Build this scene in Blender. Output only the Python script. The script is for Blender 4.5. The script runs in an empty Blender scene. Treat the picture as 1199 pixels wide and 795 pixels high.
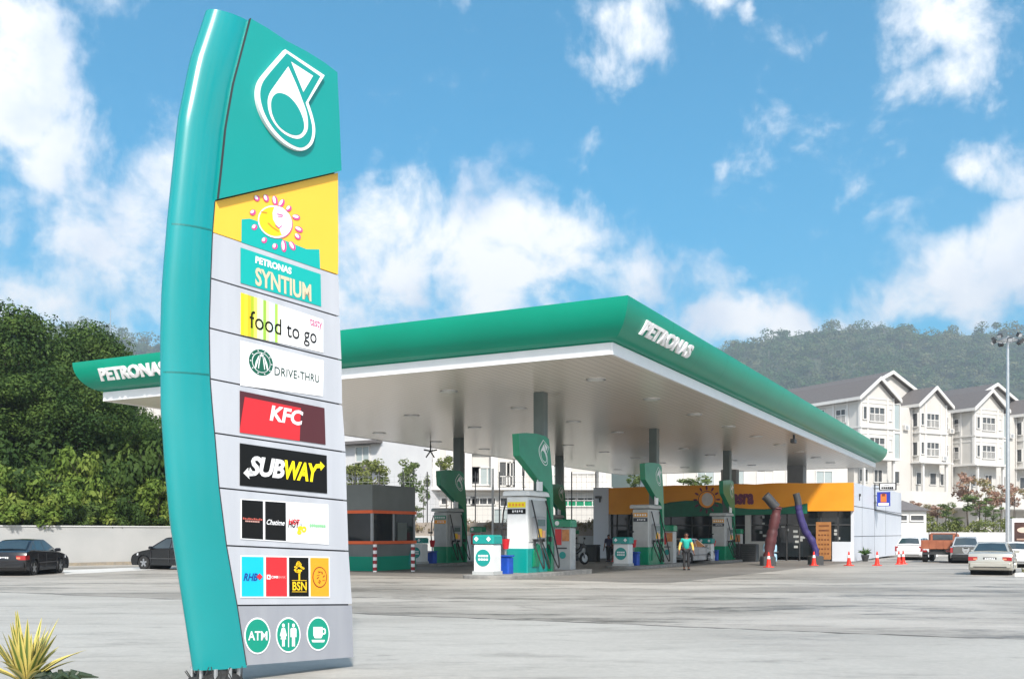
import bpy, bmesh, math, random
import numpy as np
from mathutils import Vector, Matrix

SC = bpy.context.scene
COL = SC.collection
R = math.radians

# ------------------------------------------------------------------ camera, sky, sun, exposure
F, CX, HY, EYE = 1141.0, 599.5, 624.0, 1.21      # focal length and horizon in photo pixels, eye height
cd = bpy.data.cameras.new("camera")
cam = bpy.data.objects.new("camera", cd)
COL.objects.link(cam)
cam.location = (0, 0, EYE)
cam.rotation_euler = (R(90), 0, 0)
cd.sensor_width = 36.0
cd.lens = 36.0 * F / 1199.0
cd.shift_y = (HY - 397.5) / 1199.0
cd.clip_start, cd.clip_end = 0.1, 6000
SC.camera = cam

SUN = Vector((0.16, -1.0, 0.90)).normalized()   # direction towards the sun
ld = bpy.data.lights.new("sun", 'SUN')
ld.energy = 3.7
ld.angle = R(5)
ld.color = (1.0, 0.95, 0.88)
sun = bpy.data.objects.new("sun", ld)
COL.objects.link(sun)
sun.rotation_euler = (-SUN).to_track_quat('-Z', 'Y').to_euler()

SC.view_settings.view_transform = 'Standard'
SC.view_settings.look = 'None'
SC.view_settings.gamma = 1
SC.view_settings.use_curve_mapping = False
SC.view_settings.exposure = 0.62

SKY_STRENGTH = 0.11
w = bpy.data.worlds.new("World")
SC.world = w
w.use_nodes = True
NT = w.node_tree
NT.nodes.clear()


def wn(t, **kw):
    n = NT.nodes.new(t)
    for k, v in kw.items():
        setattr(n, k, v)
    return n


def wmath(op, a, b=None, c=None, clamp=False):
    n = wn('ShaderNodeMath', operation=op, use_clamp=clamp)
    for i, v in enumerate((a, b, c)):
        if v is None:
            continue
        if isinstance(v, (int, float)):
            n.inputs[i].default_value = v
        else:
            NT.links.new(v, n.inputs[i])
    return n.outputs[0]


sky = wn('ShaderNodeTexSky', sky_type='NISHITA')
sky.sun_disc = False
sky.sun_elevation = math.asin(SUN.z)
sky.sun_rotation = math.atan2(SUN.x, SUN.y)
sky.air_density = 1.0
sky.dust_density = 1.6
sky.ozone_density = 3.0
tc = wn('ShaderNodeTexCoord')
DIR = tc.outputs['Generated']


def pdir(px, py):
    return Vector(((px - CX) / F, 1.0, (HY - py) / F)).normalized()


# cloud cover: fractal noise on the sky direction, encouraged around the cloud banks of the day
BANKS = [(40, 60, 85, .8), (20, 150, 75, .7), (95, 185, 60, .75), (185, 245, 80, .75), (110, 310, 95, .7), (40, 345, 70, .5),
         (180, 350, 80, .6),
         (460, 208, 38, .6), (445, 262, 75, .8), (520, 270, 62, .75), (600, 272, 66, .8), (655, 285, 70, .75), (735, 330, 58, .8),
         (560, 222, 26, .55), (480, 330, 100, .7), (600, 335, 95, .75), (700, 345, 60, .7), (690, 30, 40, .35),
         (745, 55, 62, .85), (835, 8, 26, .7), (945, 66, 30, .62), (880, 10, 20, .55), (980, 38, 14, .55),
         (1085, 38, 62, .75), (1140, 25, 75, .8), (1190, 15, 50, .7), (1185, 90, 24, .65),
         (1165, 185, 34, .72), (1192, 208, 44, .75), (1130, 350, 62, .8), (1190, 318, 58, .85), (1085, 358, 48, .7), (840, 385, 42, .8), (905, 392, 50, .75), (800, 400, 60, .6), (960, 380, 40, .5),
         (300, 330, 120, .5), (870, 60, 60, .2), (420, 360, 110, .6), (560, 390, 120, .6), (720, 380, 90, .6), (660, 40, 34, .4), (1010, 265, 40, .32),
         (880, 150, 60, .2), (500, 120, 60, .2), (1040, 180, 40, .3), (120, 400, 90, .6), (1000, 420, 120, .5), (760, 90, 30, .4), (560, 40, 50, .25)]
BX = 0.0


def cover(vec):
    acc = None
    wrp = wn('ShaderNodeTexNoise')
    wrp.inputs['Scale'].default_value = 7.5
    wrp.inputs['Detail'].default_value = 6.0
    NT.links.new(vec, wrp.inputs['Vector'])
    wa = wn('ShaderNodeVectorMath', operation='MULTIPLY_ADD')
    NT.links.new(wrp.outputs['Color'], wa.inputs[0])
    wa.inputs[1].default_value = (.16, .16, .16)
    wb = wn('ShaderNodeVectorMath', operation='ADD')
    NT.links.new(vec, wb.inputs[0])
    wb.inputs[1].default_value = (-.08, -.08, -.08)
    NT.links.new(wb.outputs[0], wa.inputs[2])
    vec0, vec = vec, wa.outputs[0]
    for px, py, r, wt in BANKS:
        d = wn('ShaderNodeVectorMath', operation='DISTANCE')
        NT.links.new(vec, d.inputs[0])
        d.inputs[1].default_value = pdir(px, py)
        rr = r / F * 1.75 / math.sqrt(1 + ((px - CX) / F) ** 2 + ((HY - py) / F) ** 2)
        m = wn('ShaderNodeMapRange', interpolation_type='SMOOTHSTEP')
        NT.links.new(d.outputs['Value'], m.inputs['Value'])
        m.inputs['From Min'].default_value = rr
        m.inputs['From Max'].default_value = 0.0
        m.inputs['To Min'].default_value = 0
        m.inputs['To Max'].default_value = wt
        acc = m.outputs[0] if acc is None else wmath('MAXIMUM', acc, m.outputs[0])
    # unseen sky behind and above the street: cloud added to whiten the ambient light
    sep = wn('ShaderNodeSeparateXYZ')
    NT.links.new(DIR, sep.inputs[0])
    m = wn('ShaderNodeMapRange', interpolation_type='SMOOTHSTEP')
    NT.links.new(sep.outputs['Y'], m.inputs['Value'])
    m.inputs['From Min'].default_value = 0.55
    m.inputs['From Max'].default_value = 0.1
    m.inputs['To Max'].default_value = 0.5
    acc = wmath('MAXIMUM', acc, m.outputs[0])
    n = wn('ShaderNodeTexNoise', noise_dimensions='3D')
    n.inputs['Scale'].default_value = 11.0
    n.inputs['Detail'].default_value = 9.0
    n.inputs['Roughness'].default_value = 0.62
    n.inputs['Distortion'].default_value = 0.25
    NT.links.new(vec0, n.inputs['Vector'])
    f = wmath('MULTIPLY_ADD', n.outputs['Fac'], 2.3, -1.15)
    return wmath('ADD', acc, f)


dens = cover(DIR)
cl = wn('ShaderNodeMapRange', interpolation_type='SMOOTHSTEP')
NT.links.new(dens, cl.inputs['Value'])
cl.inputs['From Min'].default_value = 0.16
cl.inputs['From Max'].default_value = 0.80
# undersides: thick parts of a bank go grey-blue
sh = wn('ShaderNodeTexNoise')
sh.inputs['Scale'].default_value = 7.0
sh.inputs['Detail'].default_value = 5.0
off = wn('ShaderNodeVectorMath', operation='ADD')
NT.links.new(DIR, off.inputs[0])
off.inputs[1].default_value = (0.01, 0.0, 0.035)
NT.links.new(off.outputs[0], sh.inputs['Vector'])
shr = wn('ShaderNodeMapRange', interpolation_type='SMOOTHSTEP')
NT.links.new(sh.outputs['Fac'], shr.inputs['Value'])
shr.inputs['From Min'].default_value = 0.42
shr.inputs['From Max'].default_value = 0.72
ccol = wn('ShaderNodeMix', data_type='RGBA')
NT.links.new(shr.outputs[0], ccol.inputs[0])
CLOUD = 8.4
ccol.inputs[6].default_value = (CLOUD, CLOUD, CLOUD * 1.01, 1)
ccol.inputs[7].default_value = (CLOUD * .56, CLOUD * .66, CLOUD * .82, 1)
# the sky itself: Nishita, its blue deepened
hs = wn('ShaderNodeHueSaturation')
NT.links.new(sky.outputs[0], hs.inputs['Color'])
hs.inputs['Saturation'].default_value = 1.7
hs.inputs['Hue'].default_value = 0.478
hs.inputs['Value'].default_value = 1.2
mx = wn('ShaderNodeMix', data_type='RGBA')
NT.links.new(cl.outputs[0], mx.inputs[0])
NT.links.new(hs.outputs[0], mx.inputs[6])
NT.links.new(ccol.outputs[2], mx.inputs[7])
bg = wn('ShaderNodeBackground')
NT.links.new(mx.outputs[2], bg.inputs['Color'])
bg.inputs['Strength'].default_value = SKY_STRENGTH
wo = wn('ShaderNodeOutputWorld')
NT.links.new(bg.outputs[0], wo.inputs['Surface'])


# ------------------------------------------------------------------ helpers
def gz(y):
    """height of the gently falling ground"""
    return -0.01 * y


def at(px, py, y):
    return Vector(((px - CX) / F * y, y, EYE + (HY - py) / F * y))


def ground_at(px, py):
    y = F * EYE / (py - HY - 11.41)
    return Vector(((px - CX) / F * y, y, gz(y)))


def tag(o, label=None, cat=None, group=None, kind=None):
    if label:
        o['label'] = label
    if cat:
        o['category'] = cat
    if group:
        o['group'] = group
    if kind:
        o['kind'] = kind
    return o


def empty(name, loc, rz=0, scale=1):
    o = bpy.data.objects.new(name, None)
    o.empty_display_size = 0.2
    o.location = loc
    o.rotation_euler = (0, 0, rz)
    o.scale = (scale,) * 3
    COL.objects.link(o)
    return o


KIDS = {}


def setparent(o, p):
    o.parent = p
    KIDS.setdefault(p.name, []).append(o)


def copy_tree(o, parent=None):
    c = o.copy()
    COL.objects.link(c)
    if parent is not None:
        setparent(c, parent)
    for ch in list(KIDS.get(o.name, [])):
        copy_tree(ch, c)
    return c


def srgb(h):
    h = h.lstrip('#')
    v = [int(h[i:i + 2], 16) / 255 for i in (0, 2, 4)]
    return tuple(x / 12.92 if x <= 0.04045 else ((x + 0.055) / 1.055) ** 2.4 for x in v)


MATS = {}


def mat(name, c1, c2=None, scale=3.0, rough=0.6, metal=0.0, bump=0.0, bscale=20.0, coat=0.0, detail=4, stretch=None, spec=None,
        trans=0.0, emit=0.0):
    if name in MATS:
        return MATS[name]
    m = bpy.data.materials.new(name)
    m.use_nodes = True
    nt = m.node_tree
    b = nt.nodes['Principled BSDF']
    if isinstance(c1, str):
        c1 = srgb(c1)
    if isinstance(c2, str):
        c2 = srgb(c2)
    if c2 is None:
        c2 = tuple(x * 0.88 for x in c1)
    t = nt.nodes.new('ShaderNodeTexCoord')
    vec = t.outputs['Object']
    if stretch:
        mp = nt.nodes.new('ShaderNodeMapping')
        mp.inputs['Scale'].default_value = stretch
        nt.links.new(vec, mp.inputs['Vector'])
        vec = mp.outputs[0]
    n = nt.nodes.new('ShaderNodeTexNoise')
    n.inputs['Scale'].default_value = scale
    n.inputs['Detail'].default_value = detail
    nt.links.new(vec, n.inputs['Vector'])
    rp = nt.nodes.new('ShaderNodeMapRange')
    rp.inputs['From Min'].default_value = 0.35
    rp.inputs['From Max'].default_value = 0.68
    nt.links.new(n.outputs['Fac'], rp.inputs['Value'])
    mix = nt.nodes.new('ShaderNodeMix')
    mix.data_type = 'RGBA'
    nt.links.new(rp.outputs[0], mix.inputs[0])
    mix.inputs[6].default_value = (*c1, 1)
    mix.inputs[7].default_value = (*c2, 1)
    nt.links.new(mix.outputs[2], b.inputs['Base Color'])
    b.inputs['Roughness'].default_value = rough
    b.inputs['Metallic'].default_value = metal
    b.inputs['Coat Weight'].default_value = coat
    b.inputs['Coat Roughness'].default_value = 0.06
    if spec is not None:
        b.inputs['Specular IOR Level'].default_value = spec
    if emit:
        b.inputs['Emission Color'].default_value = (*c1, 1)
        b.inputs['Emission Strength'].default_value = emit
    if bump:
        n2 = nt.nodes.new('ShaderNodeTexNoise')
        n2.inputs['Scale'].default_value = bscale
        n2.inputs['Detail'].default_value = 4
        nt.links.new(vec, n2.inputs['Vector'])
        bp = nt.nodes.new('ShaderNodeBump')
        bp.inputs['Strength'].default_value = bump
        bp.inputs['Distance'].default_value = 0.02
        nt.links.new(n2.outputs['Fac'], bp.inputs['Height'])
        nt.links.new(bp.outputs[0], b.inputs['Normal'])
    MATS[name] = m
    return m


def leafmat(name, c1, c2, c3, nscale=0.5):
    """leaves: each leaf its own shade between c1 and c2, whole sprays leaning to c3"""
    if name in MATS:
        return MATS[name]
    m = bpy.data.materials.new(name)
    m.use_nodes = True
    nt = m.node_tree
    b = nt.nodes['Principled BSDF']
    g = nt.nodes.new('ShaderNodeNewGeometry')
    mix = nt.nodes.new('ShaderNodeMix')
    mix.data_type = 'RGBA'
    nt.links.new(g.outputs['Random Per Island'], mix.inputs[0])
    mix.inputs[6].default_value = (*c1, 1)
    mix.inputs[7].default_value = (*c2, 1)
    t = nt.nodes.new('ShaderNodeTexCoord')
    n = nt.nodes.new('ShaderNodeTexNoise')
    n.inputs['Scale'].default_value = nscale
    n.inputs['Detail'].default_value = 2
    nt.links.new(t.outputs['Object'], n.inputs['Vector'])
    rp = nt.nodes.new('ShaderNodeMapRange')
    rp.inputs['From Min'].default_value = 0.45
    rp.inputs['From Max'].default_value = 0.7
    nt.links.new(n.outputs['Fac'], rp.inputs['Value'])
    mix2 = nt.nodes.new('ShaderNodeMix')
    mix2.data_type = 'RGBA'
    nt.links.new(rp.outputs[0], mix2.inputs[0])
    nt.links.new(mix.outputs[2], mix2.inputs[6])
    mix2.inputs[7].default_value = (*c3, 1)
    nt.links.new(mix2.outputs[2], b.inputs['Base Color'])
    b.inputs['Roughness'].default_value = 0.6
    b.inputs['Specular IOR Level'].default_value = 0.12
    tr = nt.nodes.new('ShaderNodeBsdfTranslucent')
    nt.links.new(mix2.outputs[2], tr.inputs['Color'])
    ms = nt.nodes.new('ShaderNodeMixShader')
    ms.inputs[0].default_value = 0.3
    nt.links.new(b.outputs[0], ms.inputs[1])
    nt.links.new(tr.outputs[0], ms.inputs[2])
    nt.links.new(ms.outputs[0], nt.nodes['Material Output'].inputs['Surface'])
    MATS[name] = m
    return m


class MB:
    """collects solids and links them as ONE mesh object"""

    def __init__(self):
        self.v, self.f, self.m = [], [], []
        self.mats = []

    def mi(self, m):
        if m not in self.mats:
            self.mats.append(m)
        return self.mats.index(m)

    def add(self, vs, fs, m):
        o = len(self.v)
        k = self.mi(m)
        self.v += [tuple(x) for x in vs]
        for f in fs:
            self.f.append(tuple(i + o for i in f))
            self.m.append(k)
        return self

    def box(self, x0, x1, y0, y1, z0, z1, m, M=None):
        vs = [(x, y, z) for z in (z0, z1) for y in (y0, y1) for x in (x0, x1)]
        if M is not None:
            vs = [M @ Vector(p) for p in vs]
        return self.add(vs, [(0, 2, 3, 1), (4, 5, 7, 6), (0, 1, 5, 4), (2, 6, 7, 3), (0, 4, 6, 2), (1, 3, 7, 5)], m)

    def rbox(self, x0, x1, y0, y1, z0, z1, m, r=0.03):
        """box with its upright edges and top edge chamfered"""
        def ring(x0, x1, y0, y1, r):
            return [(x0 + r, y0), (x1 - r, y0), (x1, y0 + r), (x1, y1 - r), (x1 - r, y1), (x0 + r, y1), (x0, y1 - r), (x0, y0 + r)]
        rows = [[(x, y, z0) for x, y in ring(x0, x1, y0, y1, r)], [(x, y, z1 - r) for x, y in ring(x0, x1, y0, y1, r)],
                [(x, y, z1) for x, y in ring(x0 + r, x1 - r, y0 + r, y1 - r, r)]]
        return self.loft(rows, m)

    def loft(self, rows, m, closed=True, caps=True):
        n = len(rows[0])
        vs = [p for r_ in rows for p in r_]
        fs = []
        for i in range(len(rows) - 1):
            for j in range(n if closed else n - 1):
                k = (j + 1) % n
                fs.append((i * n + j, i * n + k, (i + 1) * n + k, (i + 1) * n + j))
        if caps:
            fs.append(tuple(range(n))[::-1])
            fs.append(tuple((len(rows) - 1) * n + j for j in range(n)))
        return self.add(vs, fs, m)

    def tube(self, pts, r, m, n=8, r1=None):
        pts = [Vector(p) for p in pts]
        rows = []
        L = len(pts)
        up = Vector((0.13, 0.21, 1)).normalized()
        for i, p in enumerate(pts):
            d = (pts[min(i + 1, L - 1)] - pts[max(i - 1, 0)]).normalized()
            s = d.cross(up)
            if s.length < 1e-3:
                s = d.cross(Vector((1, 0, 0)))
            s.normalize()
            t = s.cross(d).normalized()
            rr = r if r1 is None else r + (r1 - r) * i / max(1, L - 1)
            if isinstance(r, (list, tuple)):
                rr = r[i]
            rows.append([p + (s * math.cos(a) + t * math.sin(a)) * rr for a in (2 * math.pi * j / n for j in range(n))])
        return self.loft(rows, m)

    def cyl(self, c, r, z0, z1, m, n=16, r1=None):
        r1 = r if r1 is None else r1
        rows = [[(c[0] + rr * math.cos(2 * math.pi * j / n), c[1] + rr * math.sin(2 * math.pi * j / n), z) for j in range(n)]
                for rr, z in ((r, z0), (r1, z1))]
        return self.loft(rows, m)

    def lathe(self, prof, m, n=16, c=(0, 0)):
        rows = [[(c[0] + r * math.cos(2 * math.pi * j / n), c[1] + r * math.sin(2 * math.pi * j / n), z) for j in range(n)] for r, z in prof]
        return self.loft(rows, m)

    def ycyl(self, x, y0, y1, z, r, m, n=20):
        rows = [[(x + r * math.cos(2 * math.pi * j / n), y, z + r * math.sin(2 * math.pi * j / n)) for j in range(n)] for y in (y0, y1)]
        return self.loft(rows, m)

    def prism(self, poly, fn, d0, d1, m):
        """polygon in some 2D chart, fn(u, v, d) gives the point at depth d"""
        rows = [[fn(u, v, d) for u, v in poly] for d in (d0, d1)]
        return self.loft(rows, m)

    def mesh2d(self, data, fn, m, flip=False):
        """flat text mesh (verts uvw, faces) through fn(u, v, w)"""
        vs, fs = data
        return self.add([fn(*p) for p in vs], fs, m)

    def build(self, name, parent=None, smooth=False, label=None, world=False, angle=40):
        me = bpy.data.meshes.new(name)
        vs = self.v
        if world and parent is not None:
            o = Vector((0, 0, 0))
            p = parent
            while p is not None:
                o = o + Vector(p.location)
                p = p.parent
            vs = [tuple(Vector(q) - o) for q in vs]
        me.from_pydata([tuple(q) for q in vs], [], self.f)
        for m in self.mats:
            me.materials.append(m)
        me.polygons.foreach_set('material_index', self.m)
        bm = bmesh.new()
        bm.from_mesh(me)
        bmesh.ops.recalc_face_normals(bm, faces=bm.faces)
        big = [f for f in bm.faces if len(f.verts) > 4]
        if big:
            bmesh.ops.triangulate(bm, faces=big)
        bm.to_mesh(me)
        bm.free()
        if smooth:
            me.polygons.foreach_set('use_smooth', [True] * len(me.polygons))
            me.set_sharp_from_angle(angle=R(angle))
        me.update()
        o = bpy.data.objects.new(name, me)
        COL.objects.link(o)
        if parent is not None:
            setparent(o, parent)
        if label:
            o['label'] = label
        return o


# lettering: every string is turned into a mesh chart first (unit box, u right, v down)
TXT = {}


def make_text(key, s, shear=0.0, bold=0.0, space=1.0, extrude=0.0, res=3):
    cu = bpy.data.curves.new("lettering", 'FONT')
    cu.body = s
    cu.shear = shear
    cu.offset = bold
    cu.space_character = space
    cu.extrude = extrude
    cu.resolution_u = res
    o = bpy.data.objects.new("lettering", cu)
    COL.objects.link(o)
    dg = bpy.context.evaluated_depsgraph_get()
    me = o.evaluated_get(dg).to_mesh()
    vs = [v.co.copy() for v in me.vertices]
    fs = [tuple(p.vertices) for p in me.polygons]
    x0, x1 = min(v.x for v in vs), max(v.x for v in vs)
    y0, y1 = min(v.y for v in vs), max(v.y for v in vs)
    TXT[key] = ([((v.x - x0) / (x1 - x0), (y1 - v.y) / (y1 - y0), (1 if v.z > 0 else 0) if extrude else 1) for v in vs], fs)
    o.evaluated_get(dg).to_mesh_clear()
    bpy.data.objects.remove(o)
    bpy.data.curves.remove(cu)


for args in (('PETRONAS3', 'PETRONAS', 0.12, 0.045, 1.0, 0.02), ('PETRONAS', 'PETRONAS', 0.08, 0.05, 1.0), ('SYNTIUM', 'SYNTIUM', 0, 0.032, 1.0),
             ('food', 'food to go', 0, 0.0), ('tasty', 'tasty', 0, 0), ('DRIVE', 'DRIVE-THRU', 0, .008, 1.05), ('KFC', 'KFC', 0.2, 0.035),
             ('SUB', 'SUB', 0.25, 0.04, .95), ('WAY', 'WAY', 0.25, 0.04, .92), ('Chatime', 'Chatime', 0.4, 0.015), ('HOT', 'HOT', 0.1, 0.04),
             ('to', 'to', 0, .01), ('go', 'go', .1, .05), ('RHB', 'RHB', 0.3, 0.03), ('CIMB', 'CIMB', 0, 0.02), ('BANK', 'BANK', 0, 0.0),
             ('BSN', 'BSN', 0, 0.02), ('ATM', 'ATM', 0, 0.02), ('mesra', 'mesra', 0.1, 0.05, 1.0, 0.02)):
    make_text(*args)

# ------------------------------------------------------------------ materials
M_TEAL = mat('teal_panel', '#008f88', '#008a83', scale=.7, rough=.34, coat=.15)
M_NOSE = mat('teal_gloss', '#00878a', '#008180', scale=.7, rough=.22, coat=.4)
M_GREEN = mat('canopy_green', '#008c72', '#00866c', scale=.4, rough=.3, coat=.0, spec=.25)
M_GREEN2 = mat('pump_green', '#008a62', '#007d58', scale=2, rough=.3, coat=.3)
M_WHITE = mat('white_paint', (.80, .80, .80), (.76, .76, .77), scale=2, rough=.4)
M_PANEL = mat('sign_white', (.455, .47, .505), (.40, .415, .45), scale=1.6, rough=.3, stretch=(3, 3, .35))
M_PANELG = mat('sign_grey', (.30, .31, .335), (.26, .27, .30), scale=2, rough=.35, stretch=(3, 3, .4))
M_YEL = mat('sign_yellow', '#efb93c', '#ebb437', scale=1, rough=.35)
M_BLACK = mat('black_gloss', (.015, .015, .016), (.02, .02, .02), rough=.3)
M_DARK = mat('dark_grey', (.035, .037, .04), (.05, .05, .05), rough=.5)
M_RUBBER = mat('rubber', (.018, .018, .018), (.03, .03, .03), scale=12, rough=.8)
M_SEAM = mat('seam', (.03, .03, .035), rough=.7)
M_STEEL = mat('steel', (.55, .56, .57), (.48, .49, .5), scale=5, rough=.35, metal=.8)
M_GREY = mat('grey_paint', (.33, .34, .35), (.29, .30, .31), scale=2, rough=.45)
M_GLASS = mat('dark_glass', (.012, .016, .018), (.02, .022, .025), scale=1, rough=.05, spec=.5)
M_RED = mat('red_plastic', '#c8202a', '#b51a22', rough=.4)
M_BLUE = mat('blue_plastic', '#1c4fb4', '#163f98', rough=.4)
M_CONC = mat('concrete', (.42, .41, .39), (.34, .33, .31), scale=1.5, rough=.85, bump=.2)
M_ORANGE = mat('orange_board', '#e8991f', '#e09018', scale=.8, rough=.45)

# ------------------------------------------------------------------ ground
def ground_material(name, c_light, c_mid, c_dark, streak, contrast):
    m = bpy.data.materials.new(name)
    m.use_nodes = True
    nt = m.node_tree
    b = nt.nodes['Principled BSDF']
    t = nt.nodes.new('ShaderNodeTexCoord')

    def noise(scale, detail, rough, st=(1, 1, 1), rot=0.0):
        mp = nt.nodes.new('ShaderNodeMapping')
        mp.inputs['Scale'].default_value = st
        mp.inputs['Rotation'].default_value = (0, 0, rot)
        nt.links.new(t.outputs['Object'], mp.inputs['Vector'])
        n = nt.nodes.new('ShaderNodeTexNoise')
        n.inputs['Scale'].default_value = scale
        n.inputs['Detail'].default_value = detail
        n.inputs['Roughness'].default_value = rough
        n.inputs['Distortion'].default_value = 0.4
        nt.links.new(mp.outputs[0], n.inputs['Vector'])
        return n.outputs['Fac']

    def ramp(v, a, b_):
        r = nt.nodes.new('ShaderNodeMapRange')
        r.interpolation_type = 'SMOOTHSTEP'
        r.inputs['From Min'].default_value = a
        r.inputs['From Max'].default_value = b_
        nt.links.new(v, r.inputs['Value'])
        return r.outputs[0]

    def mixc(f, a, b_):
        x = nt.nodes.new('ShaderNodeMix')
        x.data_type = 'RGBA'
        if isinstance(f, float):
            x.inputs[0].default_value = f
        else:
            nt.links.new(f, x.inputs[0])
        for i, c in ((6, a), (7, b_)):
            if isinstance(c, tuple):
                x.inputs[i].default_value = (*c, 1)
            else:
                nt.links.new(c, x.inputs[i])
        return x.outputs[2]
    big = ramp(noise(0.16, 5, .6, (.55, 1.0, 1), .35), .4, .66)
    c = mixc(big, c_light, c_mid)
    st = ramp(noise(0.42, 8, .68, (.35, 1.3, 1), streak), .50, .50 + contrast)
    st2 = ramp(noise(1.3, 10, .75, (.3, 1.2, 1), streak - .1), .50, .72)
    brk = ramp(noise(3.2, 10, .78, (.45, 1.2, 1), streak), .38, .62)
    def mul(a_, b_):
        x = nt.nodes.new('ShaderNodeMath')
        x.operation = 'MULTIPLY'
        nt.links.new(a_, x.inputs[0])
        nt.links.new(b_, x.inputs[1])
        return x.outputs[0]
    st = mul(st, brk)
    c = mixc(st, c, c_dark)
    c = mixc(st2, c, tuple((x + y) / 2 for x, y in zip(c_dark, c_mid)))
    bl = ramp(noise(1.1, 9, .7, (.6, 1.2, 1), .2), .58, .80)
    c = mixc(bl, c, tuple(x * .9 for x in c_dark))
    lt = ramp(noise(0.5, 7, .65, (.4, 1.3, 1), streak), .60, .76)
    c = mixc(lt, c, tuple(min(.62, x * 1.12) for x in c_light))
    fine = noise(14, 6, .7)
    fm = nt.nodes.new('ShaderNodeMapRange')
    fm.inputs['To Min'].default_value = 0.72
    fm.inputs['To Max'].default_value = 1.24
    nt.links.new(fine, fm.inputs['Value'])
    mu = nt.nodes.new('ShaderNodeVectorMath')
    mu.operation = 'SCALE'
    nt.links.new(c, mu.inputs[0])
    nt.links.new(fm.outputs[0], mu.inputs['Scale'])
    nt.links.new(mu.outputs[0], b.inputs['Base Color'])
    rr = nt.nodes.new('ShaderNodeMapRange')
    rr.inputs['To Min'].default_value = 0.62
    rr.inputs['To Max'].default_value = 0.42
    nt.links.new(st, rr.inputs['Value'])
    nt.links.new(rr.outputs[0], b.inputs['Roughness'])
    bp = nt.nodes.new('ShaderNodeBump')
    bp.inputs['Strength'].default_value = .25
    bp.inputs['Distance'].default_value = .01
    nt.links.new(fine, bp.inputs['Height'])
    nt.links.new(bp.outputs[0], b.inputs['Normal'])
    return m


M_YARD = ground_material('forecourt_concrete', (.43, .40, .355), (.25, .23, .20), (.085, .076, .064), .22, .10)
M_APRON = ground_material('apron_concrete', (.43, .41, .37), (.345, .325, .29), (.17, .158, .138), .15, .30)


def sheet(name, pts, lift, m, kind='structure'):
    b = MB()
    vs = [(x, y, gz(y) + lift) for x, y in pts]
    b.add(vs, [tuple(range(len(vs)))], m)
    o = b.build(name)
    if kind:
        o['kind'] = kind
    return o


sheet('ground', [(-1450, -35), (2350, -35), (2350, 1930), (-1450, 1930)], 0, M_YARD)
p1, p2, p3, p4, p5 = (ground_at(0, 693), ground_at(430, 719), ground_at(640, 727), ground_at(900, 738), ground_at(1199, 749))
sheet('pavement_apron', [(-60, -30), (40, -30), (40, 6.5), (p5.x, p5.y), (p4.x, p4.y), (p3.x, p3.y), (p2.x, p2.y), (-6.2, 20.2), (p1.x, p1.y), (-60, 33)], 0.004, M_APRON)
M_CRACK = mat('joint_sealant', (.09, .085, .078), (.2, .19, .175), scale=1.5, rough=.85)
edge_ = [p1, Vector((-6.2, 20.2, 0)), p2, p3, p4, p5]
b = MB()
rs = random.Random(40)
pts_ = []
for a_, c_ in zip(edge_, edge_[1:]):
    for k in range(14):
        q_ = a_.lerp(c_, k / 14)
        pts_.append((q_.x, q_.y + rs.uniform(-.05, .05), rs.uniform(.015, .075)))
L0 = [(x, y - w_, gz(y) + .0075) for x, y, w_ in pts_]
L1 = [(x, y + w_, gz(y) + .0075) for x, y, w_ in pts_]
b.add(L0 + L1, [(i, i + 1, len(L0) + i + 1, len(L0) + i) for i in range(len(L0) - 1)], M_CRACK)
b.build('pavement_joint')['kind'] = 'structure'
# pale strip beside the car park wall
q = [ground_at(76, 672.5), ground_at(210, 665), ground_at(196, 662.5), ground_at(74, 667.5)]
sheet('pale_pavement_strip', [(v.x, v.y) for v in q], 0.006, mat('pale_concrete', (.62, .61, .58), (.55, .54, .51), rough=.8))
M_JOINT = mat('joint', (.16, .155, .145), (.24, .23, .22), scale=2, rough=.8)
M_SHADE_OILY = ground_material('shade_tinted_oily_concrete', (.22, .205, .185), (.15, .138, .122), (.07, .064, .056), .22, .2)  # canopy shade painted into the concrete colour, along with oil staining
A_ANG = math.atan2(.8837, .468)
AV = Vector((.468, .8837, 0))
BV = Vector((-.8837, .468, 0))

# ------------------------------------------------------------------ canopy (local frame: x along the long eave, y to the left, z up)
H = 5.27
CC = at(716.8, 414, H * F / 210.0)          # near corner of the soffit
SOF = EYE + H
LS, LT = 55.9, 21.75
can = empty('station_canopy', (CC.x, CC.y, 0), A_ANG)
tag(can, 'huge green and white canopy over the fuel pumps with white soffit', 'canopy')


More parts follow.
